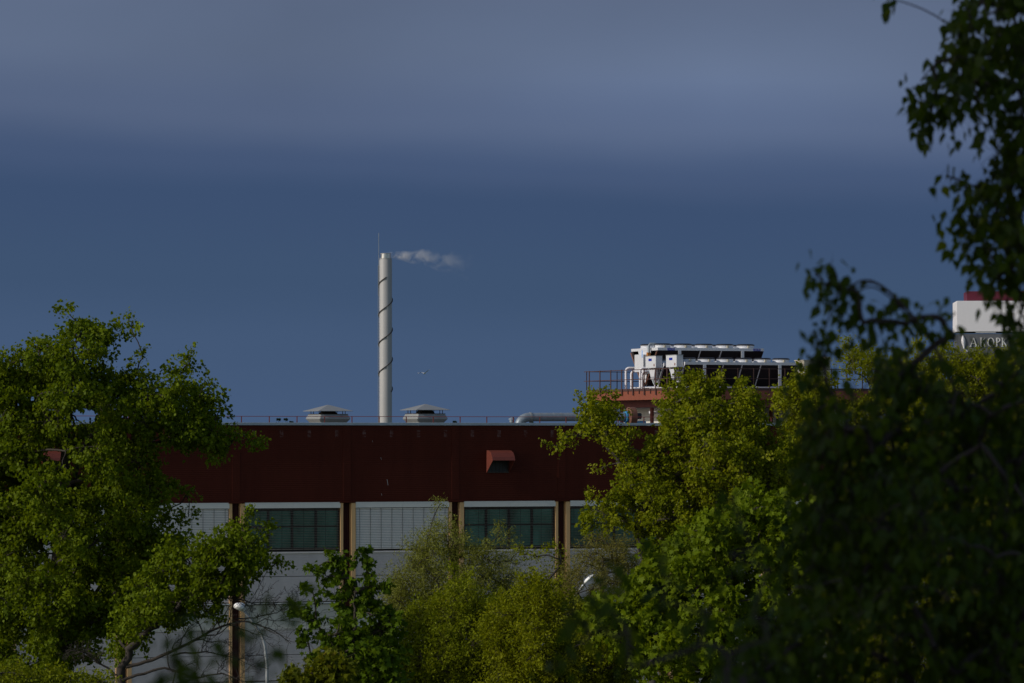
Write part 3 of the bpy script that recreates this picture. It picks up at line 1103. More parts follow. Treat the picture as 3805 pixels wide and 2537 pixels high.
def lamp(label, x, y, Y, tiltdeg, side, poletop, poleb, rot=0, fat=1.25):
    s = Y / F
    hpos = P(x, y, Y)
    base = P(poleb[0], 1620, Y)
    l = empty('street_lamp', (base[0], Y, 0), label, 'street lamp', 'street lamps before the factory')
    hx, hz = hpos[0] - base[0], hpos[2]
    # curved pole
    pts = [(0, 0, 0), (0, 0, 4), (0, 0, EYE + (1620 - poleb[1]) * s)]
    for (qx, qy) in poletop:
        pq = P(qx, qy, Y)
        pts.append((pq[0] - base[0], 0, pq[2]))
    rad = [.10, .09] + [.075] * 1 + [.062] * len(poletop)
    MB().tube(pts, rad, 12).build('pole', M['pole'], l, True)
    rings = []
    Lh = .56
    for u, w_, hh, hb in ((0, .05, .05, .05), (.08, .09, .08, .07), (.2, .13, .12, .07), (.42, .16, .13, .07), (.7, .16, .11, .07), (.9, .12, .07, .06), (1.0, .05, .03, .03)):
        ring_ = []
        for k in range(16):
            a_ = 2 * math.pi * k / 16
            ring_.append((side * u * Lh, w_ * math.cos(a_) * (fat * .7 + .3), (hh if math.sin(a_) > 0 else hb) * math.sin(a_) * fat))
        rings.append(ring_)
    ho = MB().loft(rings).build('lamp_head', M['lamp'], l, True, loc=(hx, 0, hz))
    ho.rotation_euler = (0, -side * R(tiltdeg), R(rot))
    gl_ = MB().loft([[(side * u * Lh, .11 * w_ * math.cos(2 * math.pi * k / 12), -.05 - .045 * w_ * (1 if math.sin(2 * math.pi * k / 12) < 0 else -.2) * abs(math.sin(2 * math.pi * k / 12)))
                      for k in range(12)] for u, w_ in ((.3, .5), (.45, 1), (.75, 1), (.92, .5))])
    gl_.build('lamp_glass', mat('lamp glass', (0.6, 0.62, 0.65), .15), ho, True)
    return l


lamp('white headed street lamp on a curved grey pole before the left tree twigs', 908, 2264, 183, 22, -1,
     [(984, 2400), (976, 2370), (960, 2340), (935, 2305), (905, 2268)], (992, 2470), 32, 2.0)
lamp('upper street lamp with white head tilted up right above the bright shrubs', 2172, 2166, 170, 42, 1,
     [(2088, 2330), (2094, 2290), (2112, 2248), (2140, 2208), (2173, 2168)], (2086, 2400), 0, .8)
lamp('lower street lamp with a small bright white head among the bright shrubs', 2150, 2216, 235, 14, 1,
     [(2118, 2330), (2120, 2290), (2128, 2250), (2152, 2216)], (2117, 2400))

# ------------------------------------------------------------------ vegetation
rng = np.random.default_rng(11)


def nrm(v):
    return v / np.maximum(np.linalg.norm(v, axis=-1, keepdims=True), 1e-9)


LEAF = {}
LEAF['poplar'] = (np.array([[0, 0, 0], [-.34, .05, .22], [-.36, -.0, .52], [0, 0, 1.0], [.36, .0, .52], [.34, .05, .22]]), [(0, 3, 2, 1), (0, 5, 4, 3)])
LEAF['birch'] = (np.array([[0, 0, 0], [-.30, .06, .22], [-.32, .02, .42], [0, -.05, 1.05], [.32, .02, .42], [.30, .06, .22]]), [(0, 3, 2, 1), (0, 5, 4, 3)])
LEAF['small'] = (np.array([[0, 0, 0], [-.24, .04, .45], [0, 0, 1.0], [.24, .04, .45]]), [(0, 2, 1), (0, 3, 2)])
LEAF['willow'] = (np.array([[0, 0, 0], [-.12, .02, .45], [0, 0, 1.0], [.12, .02, .45]]), [(0, 3, 2, 1)])
_m = [(0, 0), (-.18, .12), (-.55, .12), (-.36, .36), (-.62, .66), (-.26, .62), (0, 1.05), (.26, .62), (.62, .66), (.36, .36), (.55, .12), (.18, .12)]
LEAF['maple'] = (np.array([[a_, .10 * abs(a_), b_] for a_, b_ in _m]), [(0, 3, 2, 1), (0, 6, 5, 4, 3), (0, 9, 8, 7, 6), (0, 11, 10, 9)])


def leaves(name, kind, pos, tipdir, size, tint, m, parent, ref=None):
    """pos (n,3) leaf bases, tipdir (n,3), size (n), tint (n)"""
    tv, tf = LEAF[kind]
    n = len(pos)
    zax = nrm(tipdir)
    rnd = rng.normal(size=(n, 3))
    if ref is not None:
        rnd = rnd * .5 + ref
    xax = nrm(np.cross(zax, rnd))
    yax = np.cross(zax, xax)
    V = (tv[None, :, 0, None] * xax[:, None, :] + tv[None, :, 1, None] * yax[:, None, :] + tv[None, :, 2, None] * zax[:, None, :])
    V = V * size[:, None, None] + pos[:, None, :]
    k = len(tv)
    ls, st, c = [], [], 0
    flat = [i for q_ in tf for i in q_]
    lens = np.array([len(q_) for q_ in tf])
    starts1 = np.concatenate([[0], np.cumsum(lens)[:-1]])
    tot = lens.sum()
    loops = (np.array(flat)[None, :] + (np.arange(n) * k)[:, None]).ravel()
    starts = (starts1[None, :] + (np.arange(n) * tot)[:, None]).ravel()
    me = numesh(name, V.reshape(-1, 3), loops, starts, m, np.repeat(tint, k))
    return link(name, me, parent)


def tubes(Pt, Rd, sides=4):
    """Pt (n,m,3), Rd (n,m) -> verts, quads"""
    n, m_, _ = Pt.shape
    d = np.zeros_like(Pt)
    d[:, 1:-1] = Pt[:, 2:] - Pt[:, :-2]
    d[:, 0] = Pt[:, 1] - Pt[:, 0]
    d[:, -1] = Pt[:, -1] - Pt[:, -2]
    d = nrm(d)
    ref = np.where(np.abs(d[:, :1, 2:3]) > .8, np.array([1., 0.13, 0]), np.array([0, 0.1, 1.]))
    a_ = nrm(np.cross(d, ref))
    b_ = np.cross(d, a_)
    th = 2 * np.pi * np.arange(sides) / sides
    V = Pt[:, :, None, :] + Rd[:, :, None, None] * (np.cos(th)[None, None, :, None] * a_[:, :, None, :] + np.sin(th)[None, None, :, None] * b_[:, :, None, :])
    idx = np.arange(n * m_ * sides).reshape(n, m_, sides)
    i0 = idx[:, :-1, :]
    i1 = idx[:, 1:, :]
    Q = np.stack([i0, np.roll(i0, -1, 2), np.roll(i1, -1, 2), i1], -1).reshape(-1, 4)
    return V.reshape(-1, 3), Q


class Wood:
    def __init__(self):
        self.V, self.Q, self.n = [], [], 0

    def add(self, Pt, Rd, sides=4):
        V, Q = tubes(Pt, Rd, sides)
        self.V.append(V)
        self.Q.append(Q + self.n)
        self.n += len(V)

    def build(self, name, m, parent):
        V = np.concatenate(self.V)
        Q = np.concatenate(self.Q)
        me = numesh(name, V, Q.ravel(), np.arange(len(Q)) * 4, m, smooth=True)
        return link(name, me, parent)


def inside(pts, poly):
    x, y = pts[:, 0], pts[:, 1]
    r_ = np.zeros(len(pts), bool)
    n = len(poly)
    for i in range(n):
        x0, y0 = poly[i]
        x1, y1 = poly[(i + 1) % n]
        c = ((y0 > y) != (y1 > y)) & (x < (x1 - x0) * (y - y0) / (y1 - y0 + 1e-12) + x0)
        r_ ^= c
    return r_


def edge_dist(pts, poly):
    dm = np.full(len(pts), 1e9)
    n = len(poly)
    for i in range(n):
        a_ = np.array(poly[i], float)
        b_ = np.array(poly[(i + 1) % n], float)
        ab = b_ - a_
        t_ = np.clip(((pts - a_) @ ab) / (ab @ ab + 1e-9), 0, 1)
        dm = np.minimum(dm, np.linalg.norm(pts - (a_ + t_[:, None] * ab), axis=1))
    return dm


def curve(p0, p1, sag, m_=6, wob=.05):
    """(n,3)->(n,3) as gently bent twigs"""
    t_ = np.linspace(0, 1, m_)[None, :, None]
    L_ = np.linalg.norm(p1 - p0, axis=1)[:, None, None]
    pts = p0[:, None, :] * (1 - t_) + p1[:, None, :] * t_
    bend = np.zeros_like(pts)
    bend[..., 2] = (np.sin(np.pi * t_) * sag)[..., 0] * L_[..., 0]
    w_ = rng.normal(size=(len(p0), 1, 3)) * wob * L_ * np.sin(np.pi * t_)
    w2 = rng.normal(size=(len(p0), 1, 3)) * wob * .5 * L_ * np.sin(2 * np.pi * t_)
    return pts + bend + w_ + w2


def tree(name, label, cat, Y, poly, trunk, leaf, lm, bark, crad=.45, cfill=1.0, sprays=16, sprad=.28, nleaf=26, lsize=.07, depth=2.5,
         droop=.5, up=.3, holes=(), group=None, trad=.16, sag=.06, twig=.006, extra=(), seed=1, flat=.75, spl=.35, shell=.5, tintc=0.45, kind_near=False):
    """poly: crown outline in photograph pixels at distance Y; trunk: polyline of pixels, foot first"""
    global rng
    rng = np.random.default_rng(seed)
    if kind_near:
        cfill *= 1.12
    else:
        cfill *= 1.2
        nleaf = nleaf * 1.6
    q_ = Y / F
    poly = [tuple(p_) for p_ in poly]
    pa = np.array(poly, float)
    mn, mx = pa.min(0), pa.max(0)
    # area
    x, y = pa[:, 0], pa[:, 1]
    area = abs(np.dot(x, np.roll(y, -1)) - np.dot(y, np.roll(x, -1))) / 2 * q_ * q_
    K = max(4, int(cfill * area / (math.pi * crad * crad * .30)))
    cand = rng.uniform(mn, mx, size=(K * 14 + 200, 2))
    cand = cand[inside(cand, poly)]
    ed = edge_dist(cand, poly) * q_
    cr_px = crad
    keep = ed > crad * rng.uniform(.5, 1.1, len(cand))
    cand, ed = cand[keep], ed[keep]
    # thin them to an even but irregular spread
    sel = []
    dmin = crad * .62 / q_
    for i in range(len(cand)):
        if len(sel) >= K:
            break
        c_ = cand[i]
        if len(sel) > 3:
            dd = np.linalg.norm(cand[sel] - c_, axis=1)
            if (dd < dmin).sum() >= 2:
                continue
        sel.append(i)
    cand, ed = cand[sel], ed[sel]
    dz_ = np.clip(ed * 1.3 + .2, .2, depth) * rng.uniform(-1, 1, len(cand))
    C_ = np.stack([(cand[:, 0] - 1902.5) * (Y) / F, Y + dz_, EYE + (1620 - cand[:, 1]) * Y / F], 1)
    # perspective correction so the outline holds
    C_[:, 0] *= (Y + dz_) / Y
    C_[:, 2] = EYE + (C_[:, 2] - EYE) * (Y + dz_) / Y
    rad = crad * rng.uniform(.5, 1.25, len(C_))
    rad = np.minimum(rad, ed * 1.05 + crad * .25)
    if len(extra):
        ex = np.array([[*P(a_, b_, Y)] for a_, b_, *_ in extra])
        er = np.array([e_[2] * q_ for e_ in extra])
        C_ = np.concatenate([C_, ex])
        rad = np.concatenate([rad, er])
    # trunk nodes
    tp = [P(a_, b_, Y) for a_, b_ in trunk]
    foot = np.array([tp[0][0], Y, 0.0])
    root = empty(name, (foot[0], foot[1], 0), label, cat, group)
    tp = [foot] + tp
    tps = []
    for i in range(len(tp) - 1):
        for k in range(4):
            w_ = k / 4
            tps.append(tp[i] * (1 - w_) + tp[i + 1] * w_ + rng.normal(size=3) * .04 * (1 if i or k else 0))
    tps.append(tp[-1])
    tps = np.array(tps)
    hh = np.linspace(0, 1, len(tps))
    tr = trad * (1 - .72 * hh)
    wd = Wood()
    wd.add((tps - foot)[None], tr[None], 12)
    # clump limbs: join each clump to the nearest node nearer the trunk
    tn = tps[len(tps) // 3:]
    d0 = np.min(np.linalg.norm(C_[:, None] - tn[None], axis=2), 1)
    order = np.argsort(d0)
    nodes = [p_ for p_ in tn]
    par = [-1] * len(tn)
    for i in order:
        nd = np.array(nodes)
        dv = C_[i] - nd
        dist = np.linalg.norm(dv, axis=1)
        pen = np.where(dv[:, 2] < 0, -dv[:, 2] * 1.2 * (1 - droop), 0)
        j = int(np.argmin(dist + pen))
        par.append(j)
        nodes.append(C_[i])
    nn_ = len(nodes)
    cnt = np.ones(nn_)
    for i in range(nn_ - 1, len(tn) - 1, -1):
        cnt[par[i]] += cnt[i]
    nodes = np.array(nodes)
    ii = np.arange(len(tn), nn_)
    jj = np.array([par[i] for i in ii])
    r1 = twig * 1.8 * np.sqrt(cnt[ii])
    r0 = np.where(jj < len(tn), np.minimum(twig * 2.6 * np.sqrt(cnt[ii]), .1), twig * 1.8 * np.sqrt(np.minimum(cnt[jj], cnt[ii] * 2)))
    r0 = np.minimum(r0, trad * .6)
    r1 = np.minimum(r1, r0)
    cv = curve(nodes[jj], nodes[ii], sag, 7, .05)
    rr_ = r0[:, None] * (1 - np.linspace(0, 1, 7))[None] + r1[:, None] * np.linspace(0, 1, 7)[None]
    br = Wood()
    br.add(cv - foot, rr_, 5)
    # sprays
    SP, SC = [], []
    for c_, r_ in zip(C_, rad):
        k = max(3, int(sprays * (r_ / crad) ** 2 * rng.uniform(.7, 1.3)))
        d = nrm(rng.normal(size=(k, 3)))
        d[:, 2] = d[:, 2] * 1.0
        rr2 = rng.uniform(0, 1, (k, 1)) ** shell
        SP.append(c_ + d * rr2 * r_ * np.array([1, 1, flat]))
        SC.append(np.repeat(c_[None], k, 0))
    SP = np.concatenate(SP)
    SC = np.concatenate(SC)
    if len(holes):
        pxx = 1902.5 + SP[:, 0] / SP[:, 1] * F
        pyy = 1620 - (SP[:, 2] - EYE) / SP[:, 1] * F
        ok = np.ones(len(SP), bool)
        for hx_, hy_, hr_ in holes:
            ok &= np.hypot(pxx - hx_, pyy - hy_) > hr_
        SP, SC = SP[ok], SC[ok]
    out_ = nrm(SP - SC + rng.normal(size=SP.shape) * .05)
    ax = nrm(out_ * .8 + rng.normal(size=SP.shape) * .35 + np.array([0, 0, up]))
    tw = rng.uniform(0, 1, len(SP)) < .85
    tip = SP + ax * sprad * .8
    c1 = curve(SC[tw], SP[tw], sag * .6, 4, .08)
    br.add(c1 - foot, np.linspace(twig, twig * .6, 4)[None].repeat(tw.sum(), 0), 3)
    c2 = curve(SP[tw], tip[tw], -.05 - .1 * droop, 4, .06)
    br.add(c2 - foot, np.linspace(twig * .6, twig * .25, 4)[None].repeat(tw.sum(), 0), 3)
    # leaves
    n = len(SP)
    ln = rng.integers(int(nleaf * .6), int(nleaf * 1.4) + 1, n)
    idx = np.repeat(np.arange(n), ln)
    tt = rng.uniform(-.15, 1, len(idx))[:, None]
    lp = SP[idx] + ax[idx] * tt * sprad + rng.normal(size=(len(idx), 3)) * sprad * spl * (1.1 - .6 * np.abs(tt)) + np.array([0, 0, -1]) * (tt ** 2) * sprad * .35 * droop
    if len(holes):
        pxx = 1902.5 + lp[:, 0] / lp[:, 1] * F
        pyy = 1620 - (lp[:, 2] - EYE) / lp[:, 1] * F
        ok = np.ones(len(lp), bool)
        for hx_, hy_, hr_ in holes:
            ok &= np.hypot(pxx - hx_, pyy - hy_) > hr_ * rng.uniform(.55, 1.15, len(lp))
        lp, idx = lp[ok], idx[ok]
    td = rng.normal(size=(len(idx), 3)) * .42 + ax[idx] * .3 + np.array([0, 0, -droop])
    sz = lsize * 1.08 * rng.uniform(.45, 1.3, len(idx))
    sn = rng.normal(size=n) * .15 + np.sin(SC[:, 0] * 5.1 + SC[:, 2] * 7.3 + SC[:, 1] * 3.7) * .13
    ti = np.clip(tintc + sn[idx] + rng.normal(size=len(idx)) * .12, 0, 1)
    sref = nrm(rng.normal(size=(n, 3)))
    wd.build('trunk', bark, root)
    br.build('branches', bark, root)
    leaves('crown', leaf, lp - foot, td, sz, ti, lm, root, sref[idx])
    return root, len(idx)


def bare(root, Y, paths, m, seed=3, gen=(17, 12), name='bare_branch'):
    """leafless limbs: main paths in pixels with crooked side twigs"""
    global rng
    rng = np.random.default_rng(seed)
    foot = np.array(root.location)
    wd = Wood()
    for path, r0 in paths:
        pts = np.array([P(a_, b_, Y) for a_, b_ in path])
        t0 = np.linspace(0, 1, len(pts))
        t1 = np.linspace(0, 1, 24)
        pp = np.stack([np.interp(t1, t0, pts[:, k]) for k in range(3)], 1)
        pp += np.cumsum(rng.normal(size=pp.shape) * .008, 0)
        rad = r0 * (1 - .85 * t1)
        wd.add((pp - foot)[None], rad[None], 6)
        lvl = [(pp, rad)]
        for g_, cnt_ in enumerate(gen):
            nx = []
            for qq, rd in lvl:
                k = cnt_
                tot = np.linalg.norm(qq[-1] - qq[0])
                for _ in range(k):
                    i = int(rng.integers(len(qq) // 4, len(qq)))
                    i = min(i, len(qq) - 2)
                    d = nrm(qq[i + 1] - qq[i])
                    s2 = nrm(d * .7 + rng.normal(size=3) * .75 + np.array([0, 0, .15]))
                    ln_ = tot * rng.uniform(.18, .42)
                    m_ = 8
                    st = np.cumsum(np.repeat((s2 * ln_ / m_)[None], m_, 0) + rng.normal(size=(m_, 3)) * ln_ * .03, 0)
                    tw_ = np.concatenate([qq[i][None], qq[i] + st])
                    rr_ = np.linspace(min(rd[i] * .55, .02), .0035, m_ + 1)
                    wd.add((tw_ - foot)[None], rr_[None], 4)
                    nx.append((tw_, rr_))
            lvl = nx
    return wd.build(name, m, root)


LM = {}
LM['poplar'] = leafmat('poplar leaf', (0.075, 0.121, 0.0024), (0.158, 0.210, 0.0036), (0.188, 0.260, 0.0240), 0.42, .6, .12)
LM['aspen'] = leafmat('aspen leaf', (0.134, 0.176, 0.0036), (0.245, 0.271, 0.0060), (0.328, 0.332, 0.0300), 0.44, .6, .12)
LM['yellow'] = leafmat('yellow leaf', (0.145, 0.171, 0.0030), (0.240, 0.263, 0.0048), (0.289, 0.303, 0.0240), 0.44, .6, .12)
LM['maple'] = leafmat('maple leaf', (0.099, 0.150, 0.0036), (0.170, 0.231, 0.0060), (0.239, 0.282, 0.0120), 0.42, .6, .12)
LM['mapledark'] = leafmat('mapledark leaf', (0.050, 0.092, 0.0024), (0.091, 0.149, 0.0036), (0.128, 0.185, 0.0060), 0.34, .6, .12)
LM['shrub'] = leafmat('shrub leaf', (0.130, 0.162, 0.0036), (0.208, 0.242, 0.0060), (0.267, 0.271, 0.0180), 0.38, .6, .12)
LM['willow'] = leafmat('willow leaf', (0.150, 0.165, 0.0210), (0.230, 0.247, 0.0480), (0.340, 0.350, 0.1080), 0.35, .6, .12)
LM['willowbrown'] = leafmat('willowbrown leaf', (0.130, 0.120, 0.0250), (0.200, 0.190, 0.0400), (0.260, 0.240, 0.0800), 0.35, .6, .12)
LM['rusty'] = leafmat('rusty leaf', (0.091, 0.112, 0.0072), (0.156, 0.174, 0.0060), (0.219, 0.144, 0.0120), 0.42, .6, .12)
LM['birch'] = leafmat('birch leaf', (0.040, 0.072, 0.008), (0.085, 0.125, 0.009), (0.20, 0.225, 0.010), 0.50, .42, .2)

LAMPHOLES = [(2188, 2154, 22), (2166, 2207, 20), (2178, 2180, 14)]
nl = 0

# --- left: two big poplars
T1 = [(-160, 1330), (-60, 1290), (0, 1240), (50, 1290), (60, 1255), (100, 1245), (130, 1215), (160, 1200), (185, 1160), (205, 1130), (240, 1140), (270, 1165),
      (300, 1150), (350, 1148), (420, 1165), (500, 1180), (480, 1215), (475, 1270), (440, 1310), (500, 1330), (540, 1300), (540, 1350), (580, 1360),
      (630, 1350), (660, 1310), (700, 1305), (712, 1350), (760, 1385), (780, 1420), (755, 1440), (830, 1475), (850, 1495), (820, 1525), (830, 1560),
      (880, 1580), (940, 1615), (990, 1640), (960, 1665), (890, 1690), (850, 1715), (800, 1690), (740, 1680), (690, 1705), (630, 1680), (610, 1700),
      (640, 1760), (690, 1820), (680, 1850), (640, 1880), (740, 1895), (760, 1930), (730, 2010), (680, 2060), (640, 2130), (590, 2200), (560, 2260), (500, 2330),
      (440, 2390), (370, 2430), (320, 2520), (240, 2560), (120, 2600), (-160, 2600)]
t1, n_ = tree('poplar_tree', 'tall dark green poplar with a broad crown at the left edge of the photo', 'tree', 92, T1,
          [(216, 2700), (220, 2500), (236, 2365), (262, 2270), (235, 2190), (200, 2090), (215, 1900), (240, 1700), (260, 1500), (270, 1330)],
          'poplar', LM['poplar'], M['barkdark'], crad=.44, cfill=1.15, sprays=17, sprad=.31, spl=.29, nleaf=22, lsize=.082, depth=2.4, droop=.55, up=.25,
          holes=[(285, 1548, 36), (335, 1540, 32), (205, 1690, 32), (232, 1700, 26), (120, 1480, 16), (470, 1545, 16), (430, 1230, 14), (415, 1290, 16), (290, 1275, 15),
                 (660, 1690, 30), (620, 1740, 30), (200, 2060, 26), (180, 2020, 20), (60, 1500, 14), (480, 1620, 16), (330, 1800, 12), (350, 2180, 25),
                 (240, 2400, 22), (120, 2330, 12), (290, 2480, 24), (380, 1900, 14)],
          extra=[(930, 1638, 30), (965, 1648, 18), (885, 1612, 34), (850, 1660, 34), (702, 1325, 22), (700, 1355, 28), (240, 1150, 18), (760, 1430, 30), (820, 1500, 28), (800, 1560, 34), (690, 1840, 26), (530, 1330, 24), (700, 1920, 34), (490, 1195, 20)],
          trad=.24, group='poplars at the left', seed=21)
nl += n_
T2 = [(560, 2060), (640, 2000), (700, 1990), (745, 2000), (760, 1975), (800, 1975), (850, 1930), (880, 1915), (930, 1905), (930, 1935), (990, 1960), (995, 2000), (960, 2050),
      (1000, 2065), (1070, 2075), (1050, 2115), (1010, 2130), (960, 2125), (930, 2160), (870, 2180), (880, 2240), (870, 2310), (800, 2320), (740, 2290), (680, 2350),
      (640, 2400), (560, 2400), (480, 2440), (400, 2480), (380, 2400), (440, 2300), (480, 2200)]
t2, n_ = tree('poplar_tree', 'leaning poplar with bare lower twigs, right of the tallest left poplar', 'tree', 88, T2,
          [(432, 2720), (448, 2520), (470, 2430), (520, 2365), (575, 2330), (640, 2270), (700, 2220), (760, 2150)],
          'poplar', LM['poplar'], M['barkdark'], crad=.42, cfill=1.5, sprays=16, sprad=.28, spl=.3, nleaf=21, lsize=.08, depth=1.5, droop=.55, up=.25,
          extra=[(1035, 2088, 22), (985, 2062, 30), (1010, 2105, 18), (965, 1965, 24), (925, 1920, 18), (900, 1960, 30), (950, 2100, 26)],
          holes=[(820, 2110, 22), (780, 2240, 20), (590, 2350, 40), (885, 2250, 46), (850, 2240, 34), (935, 2300, 30), (700, 2080, 18), (640, 2180, 20)], trad=.12, group='poplars at the left', seed=22)
nl += n_
bare(t2, 88, [([(470, 2480), (560, 2455), (680, 2400), (800, 2330), (900, 2300), (1000, 2330), (1075, 2385)], .05),
              ([(450, 2530), (600, 2480), (720, 2520), (830, 2500), (930, 2537)], .04),
              ([(740, 2190), (820, 2220), (900, 2232), (960, 2250), (1040, 2240)], .028),
              ([(640, 2440), (760, 2420), (860, 2440), (960, 2480)], .025),
              ([(880, 2300), (960, 2290), (1040, 2280), (1110, 2230)], .02),
              ([(430, 2510), (360, 2460), (300, 2420), (240, 2440)], .03)], M['barkdark'], seed=4)

# --- right: pale aspen
T3 = [(2180, 1445), (2205, 1435), (2215, 1480), (2290, 1475), (2330, 1510), (2345, 1480), (2365, 1465), (2360, 1500), (2320, 1560), (2320, 1600), (2370, 1610), (2400, 1640),
      (2450, 1600), (2440, 1540), (2450, 1500), (2440, 1460), (2480, 1430), (2520, 1400), (2545, 1380), (2550, 1420), (2600, 1380), (2625, 1380), (2630, 1400), (2680, 1400), (2690, 1425),
      (2740, 1420), (2760, 1390), (2790, 1400), (2830, 1400), (2850, 1420), (2850, 1470), (2830, 1530), (2850, 1580), (2900, 1600), (2960, 1600), (3000, 1640),
      (3000, 1800), (2950, 1900), (2860, 1900), (2740, 2000), (2600, 2080), (2480, 2120), (2400, 2090), (2370, 1990), (2320, 1980), (2290, 1990), (2230, 1990), (2150, 2020),
      (2100, 2000), (2050, 1975), (2110, 1960), (2150, 1920), (2100, 1870), (2170, 1800), (2190, 1830), (2260, 1840), (2270, 1790), (2310, 1750), (2280, 1720), (2200, 1770), (2190, 1755),
      (2240, 1700), (2200, 1680), (2160, 1640), (2130, 1580), (2100, 1560), (2100, 1520), (2130, 1525), (2150, 1490)]
t3, n_ = tree('aspen_tree', 'light green aspen with airy top reaching over the white coolers', 'tree', 104, T3,
          [(2420, 2720), (2415, 2300), (2400, 2080), (2370, 1960), (2400, 1860), (2390, 1790), (2300, 1720), (2240, 1640), (2210, 1570)],
          'poplar', LM['aspen'], M['bark'], crad=.36, cfill=1.0, sprays=13, sprad=.32, spl=.24, nleaf=20, lsize=.08, depth=2.0, droop=.4, up=.6, flat=1.15,
          extra=[(2068, 1655, 22), (2100, 1640, 26), (2115, 1615, 22), (2150, 1620, 20), (2280, 1670, 20), (2230, 1745, 16), (2560, 1400, 22)],
          holes=[(2250, 1700, 20), (2370, 1700, 14), (2370, 1650, 30), (2480, 1680, 14), (2420, 1600, 20), (2860, 1520, 30), (2300, 1910, 10), (2500, 1900, 10),
                 (2560, 1880, 10), (2700, 1470, 16)],
         
          trad=.15, seed=23, tintc=.5)
nl += n_
T3b = [(2920, 1400), (2960, 1360), (3000, 1370), (3060, 1380), (3100, 1450), (3080, 1600), (3060, 1760), (2980, 1740), (2930, 1660), (2900, 1600), (2880, 1520), (2870, 1460)]
t3b, n_ = tree('aspen_tree', 'narrow yellowish aspen between the light green aspen and the dark birch', 'tree', 112, T3b,
          [(3000, 2700), (2990, 1900), (2985, 1640), (2975, 1480)], 'poplar', LM['yellow'], M['bark'], crad=.4, cfill=1.1, sprays=15, sprad=.24, nleaf=18, lsize=.08, depth=1.4,
          holes=[(2960, 1610, 12), (2900, 1560, 16)], trad=.12, seed=24)
nl += n_
T4 = [(3110, 1290), (3130, 1240), (3150, 1235), (3200, 1260), (3240, 1290), (3290, 1300), (3350, 1300), (3390, 1230), (3430, 1230), (3450, 1290), (3480, 1290), (3520, 1275), (3560, 1265), (3600, 1290), (3650, 1300),
      (3720, 1290), (3800, 1270), (3900, 1300), (3980, 1500), (4000, 2650), (3000, 2650), (3060, 2200), (3080, 1800), (3090, 1600), (3100, 1500), (3180, 1450), (3140, 1400), (3110, 1350)]
t4, n_ = tree('ash_tree', 'yellow green broad tree behind the dark birch at the right edge', 'tree', 112, T4,
          [(3500, 2720), (3500, 2100), (3490, 1700), (3480, 1450)], 'small', LM['yellow'], M['bark'], crad=.45, cfill=1.5, sprays=15, sprad=.28, nleaf=24, lsize=.085, depth=2.4,
          extra=[(3150, 1262, 30), (3175, 1300, 36), (3230, 1310, 34), (3410, 1262, 34), (3560, 1325, 34), (3480, 1320, 34), (3640, 1352, 36), (3720, 1320, 40), (3790, 1300, 40)],
          holes=[(3220, 1440, 26), (3180, 1390, 14)], trad=.2, seed=25)
nl += n_

# --- big maple right of centre
T5 = [(2310, 2160), (2370, 2110), (2400, 2040), (2450, 2000), (2480, 1930), (2540, 1890), (2620, 1890), (2680, 1850), (2740, 1800), (2820, 1770), (2900, 1760), (2960, 1810), (3040, 1820), (3120, 1900),
      (3150, 2200), (3100, 2500), (2950, 2600), (2560, 2600), (2330, 2560), (2250, 2480), (2200, 2400), (2160, 2300), (2180, 2240), (2240, 2200), (2300, 2200)]
t5, n_ = tree('maple_tree', 'full leafy green maple in front of the aspen, right of centre', 'tree', 84, T5,
          [(2720, 2740), (2710, 2500), (2700, 2300), (2710, 2100), (2740, 1960)], 'maple', LM['maple'], M['barkdark'], crad=.5, cfill=1.2, sprays=15, sprad=.24, nleaf=15, lsize=.115, depth=2.6,
          holes=LAMPHOLES + [(2540, 2230, 12), (2600, 2150, 10)], trad=.2, seed=26, droop=.45)
nl += n_

# --- dark young maple left of centre
T6 = [(1225, 2130), (1300, 2110), (1380, 2130), (1440, 2160), (1470, 2220), (1490, 2300), (1530, 2360), (1540, 2460), (1500, 2600), (1180, 2600), (1170, 2480), (1190, 2400), (1210, 2300), (1190, 2200)]
t6, n_ = tree('maple_tree', 'dark young maple with upright shoots before the factory pier, left of centre', 'tree', 78, T6,
          [(1322, 2740), (1320, 2560), (1315, 2440), (1310, 2330), (1320, 2200)], 'maple', LM['mapledark'], M['barkdark'], crad=.30, cfill=.8, sprays=11, sprad=.16, nleaf=10, lsize=.10, depth=1.3,
          extra=[(1240, 2062, 26), (1238, 2085, 18), (1282, 2084, 26), (1288, 2110, 20), (1343, 2052, 20), (1346, 2095, 24), (1375, 2100, 14), (1193, 2098, 26), (1178, 2118, 16), (1160, 2185, 20), (1207, 2148, 24), (1376, 2136, 30),
                 (1262, 2150, 24), (1315, 2150, 20), (1094, 2256, 18), (1110, 2272, 18), (1136, 2290, 26), (1179, 2322, 30), (1141, 2378, 20), (1155, 2434, 20), (1120, 2340, 12), (1170, 2240, 24), (1420, 2180, 30), (1207, 2364, 36)],
          holes=[(1235, 2270, 16), (1290, 2240, 12), (1225, 2330, 12), (1330, 2170, 12), (1180, 2210, 12)], trad=.07, twig=.006, seed=27, droop=.7, up=.35)
nl += n_

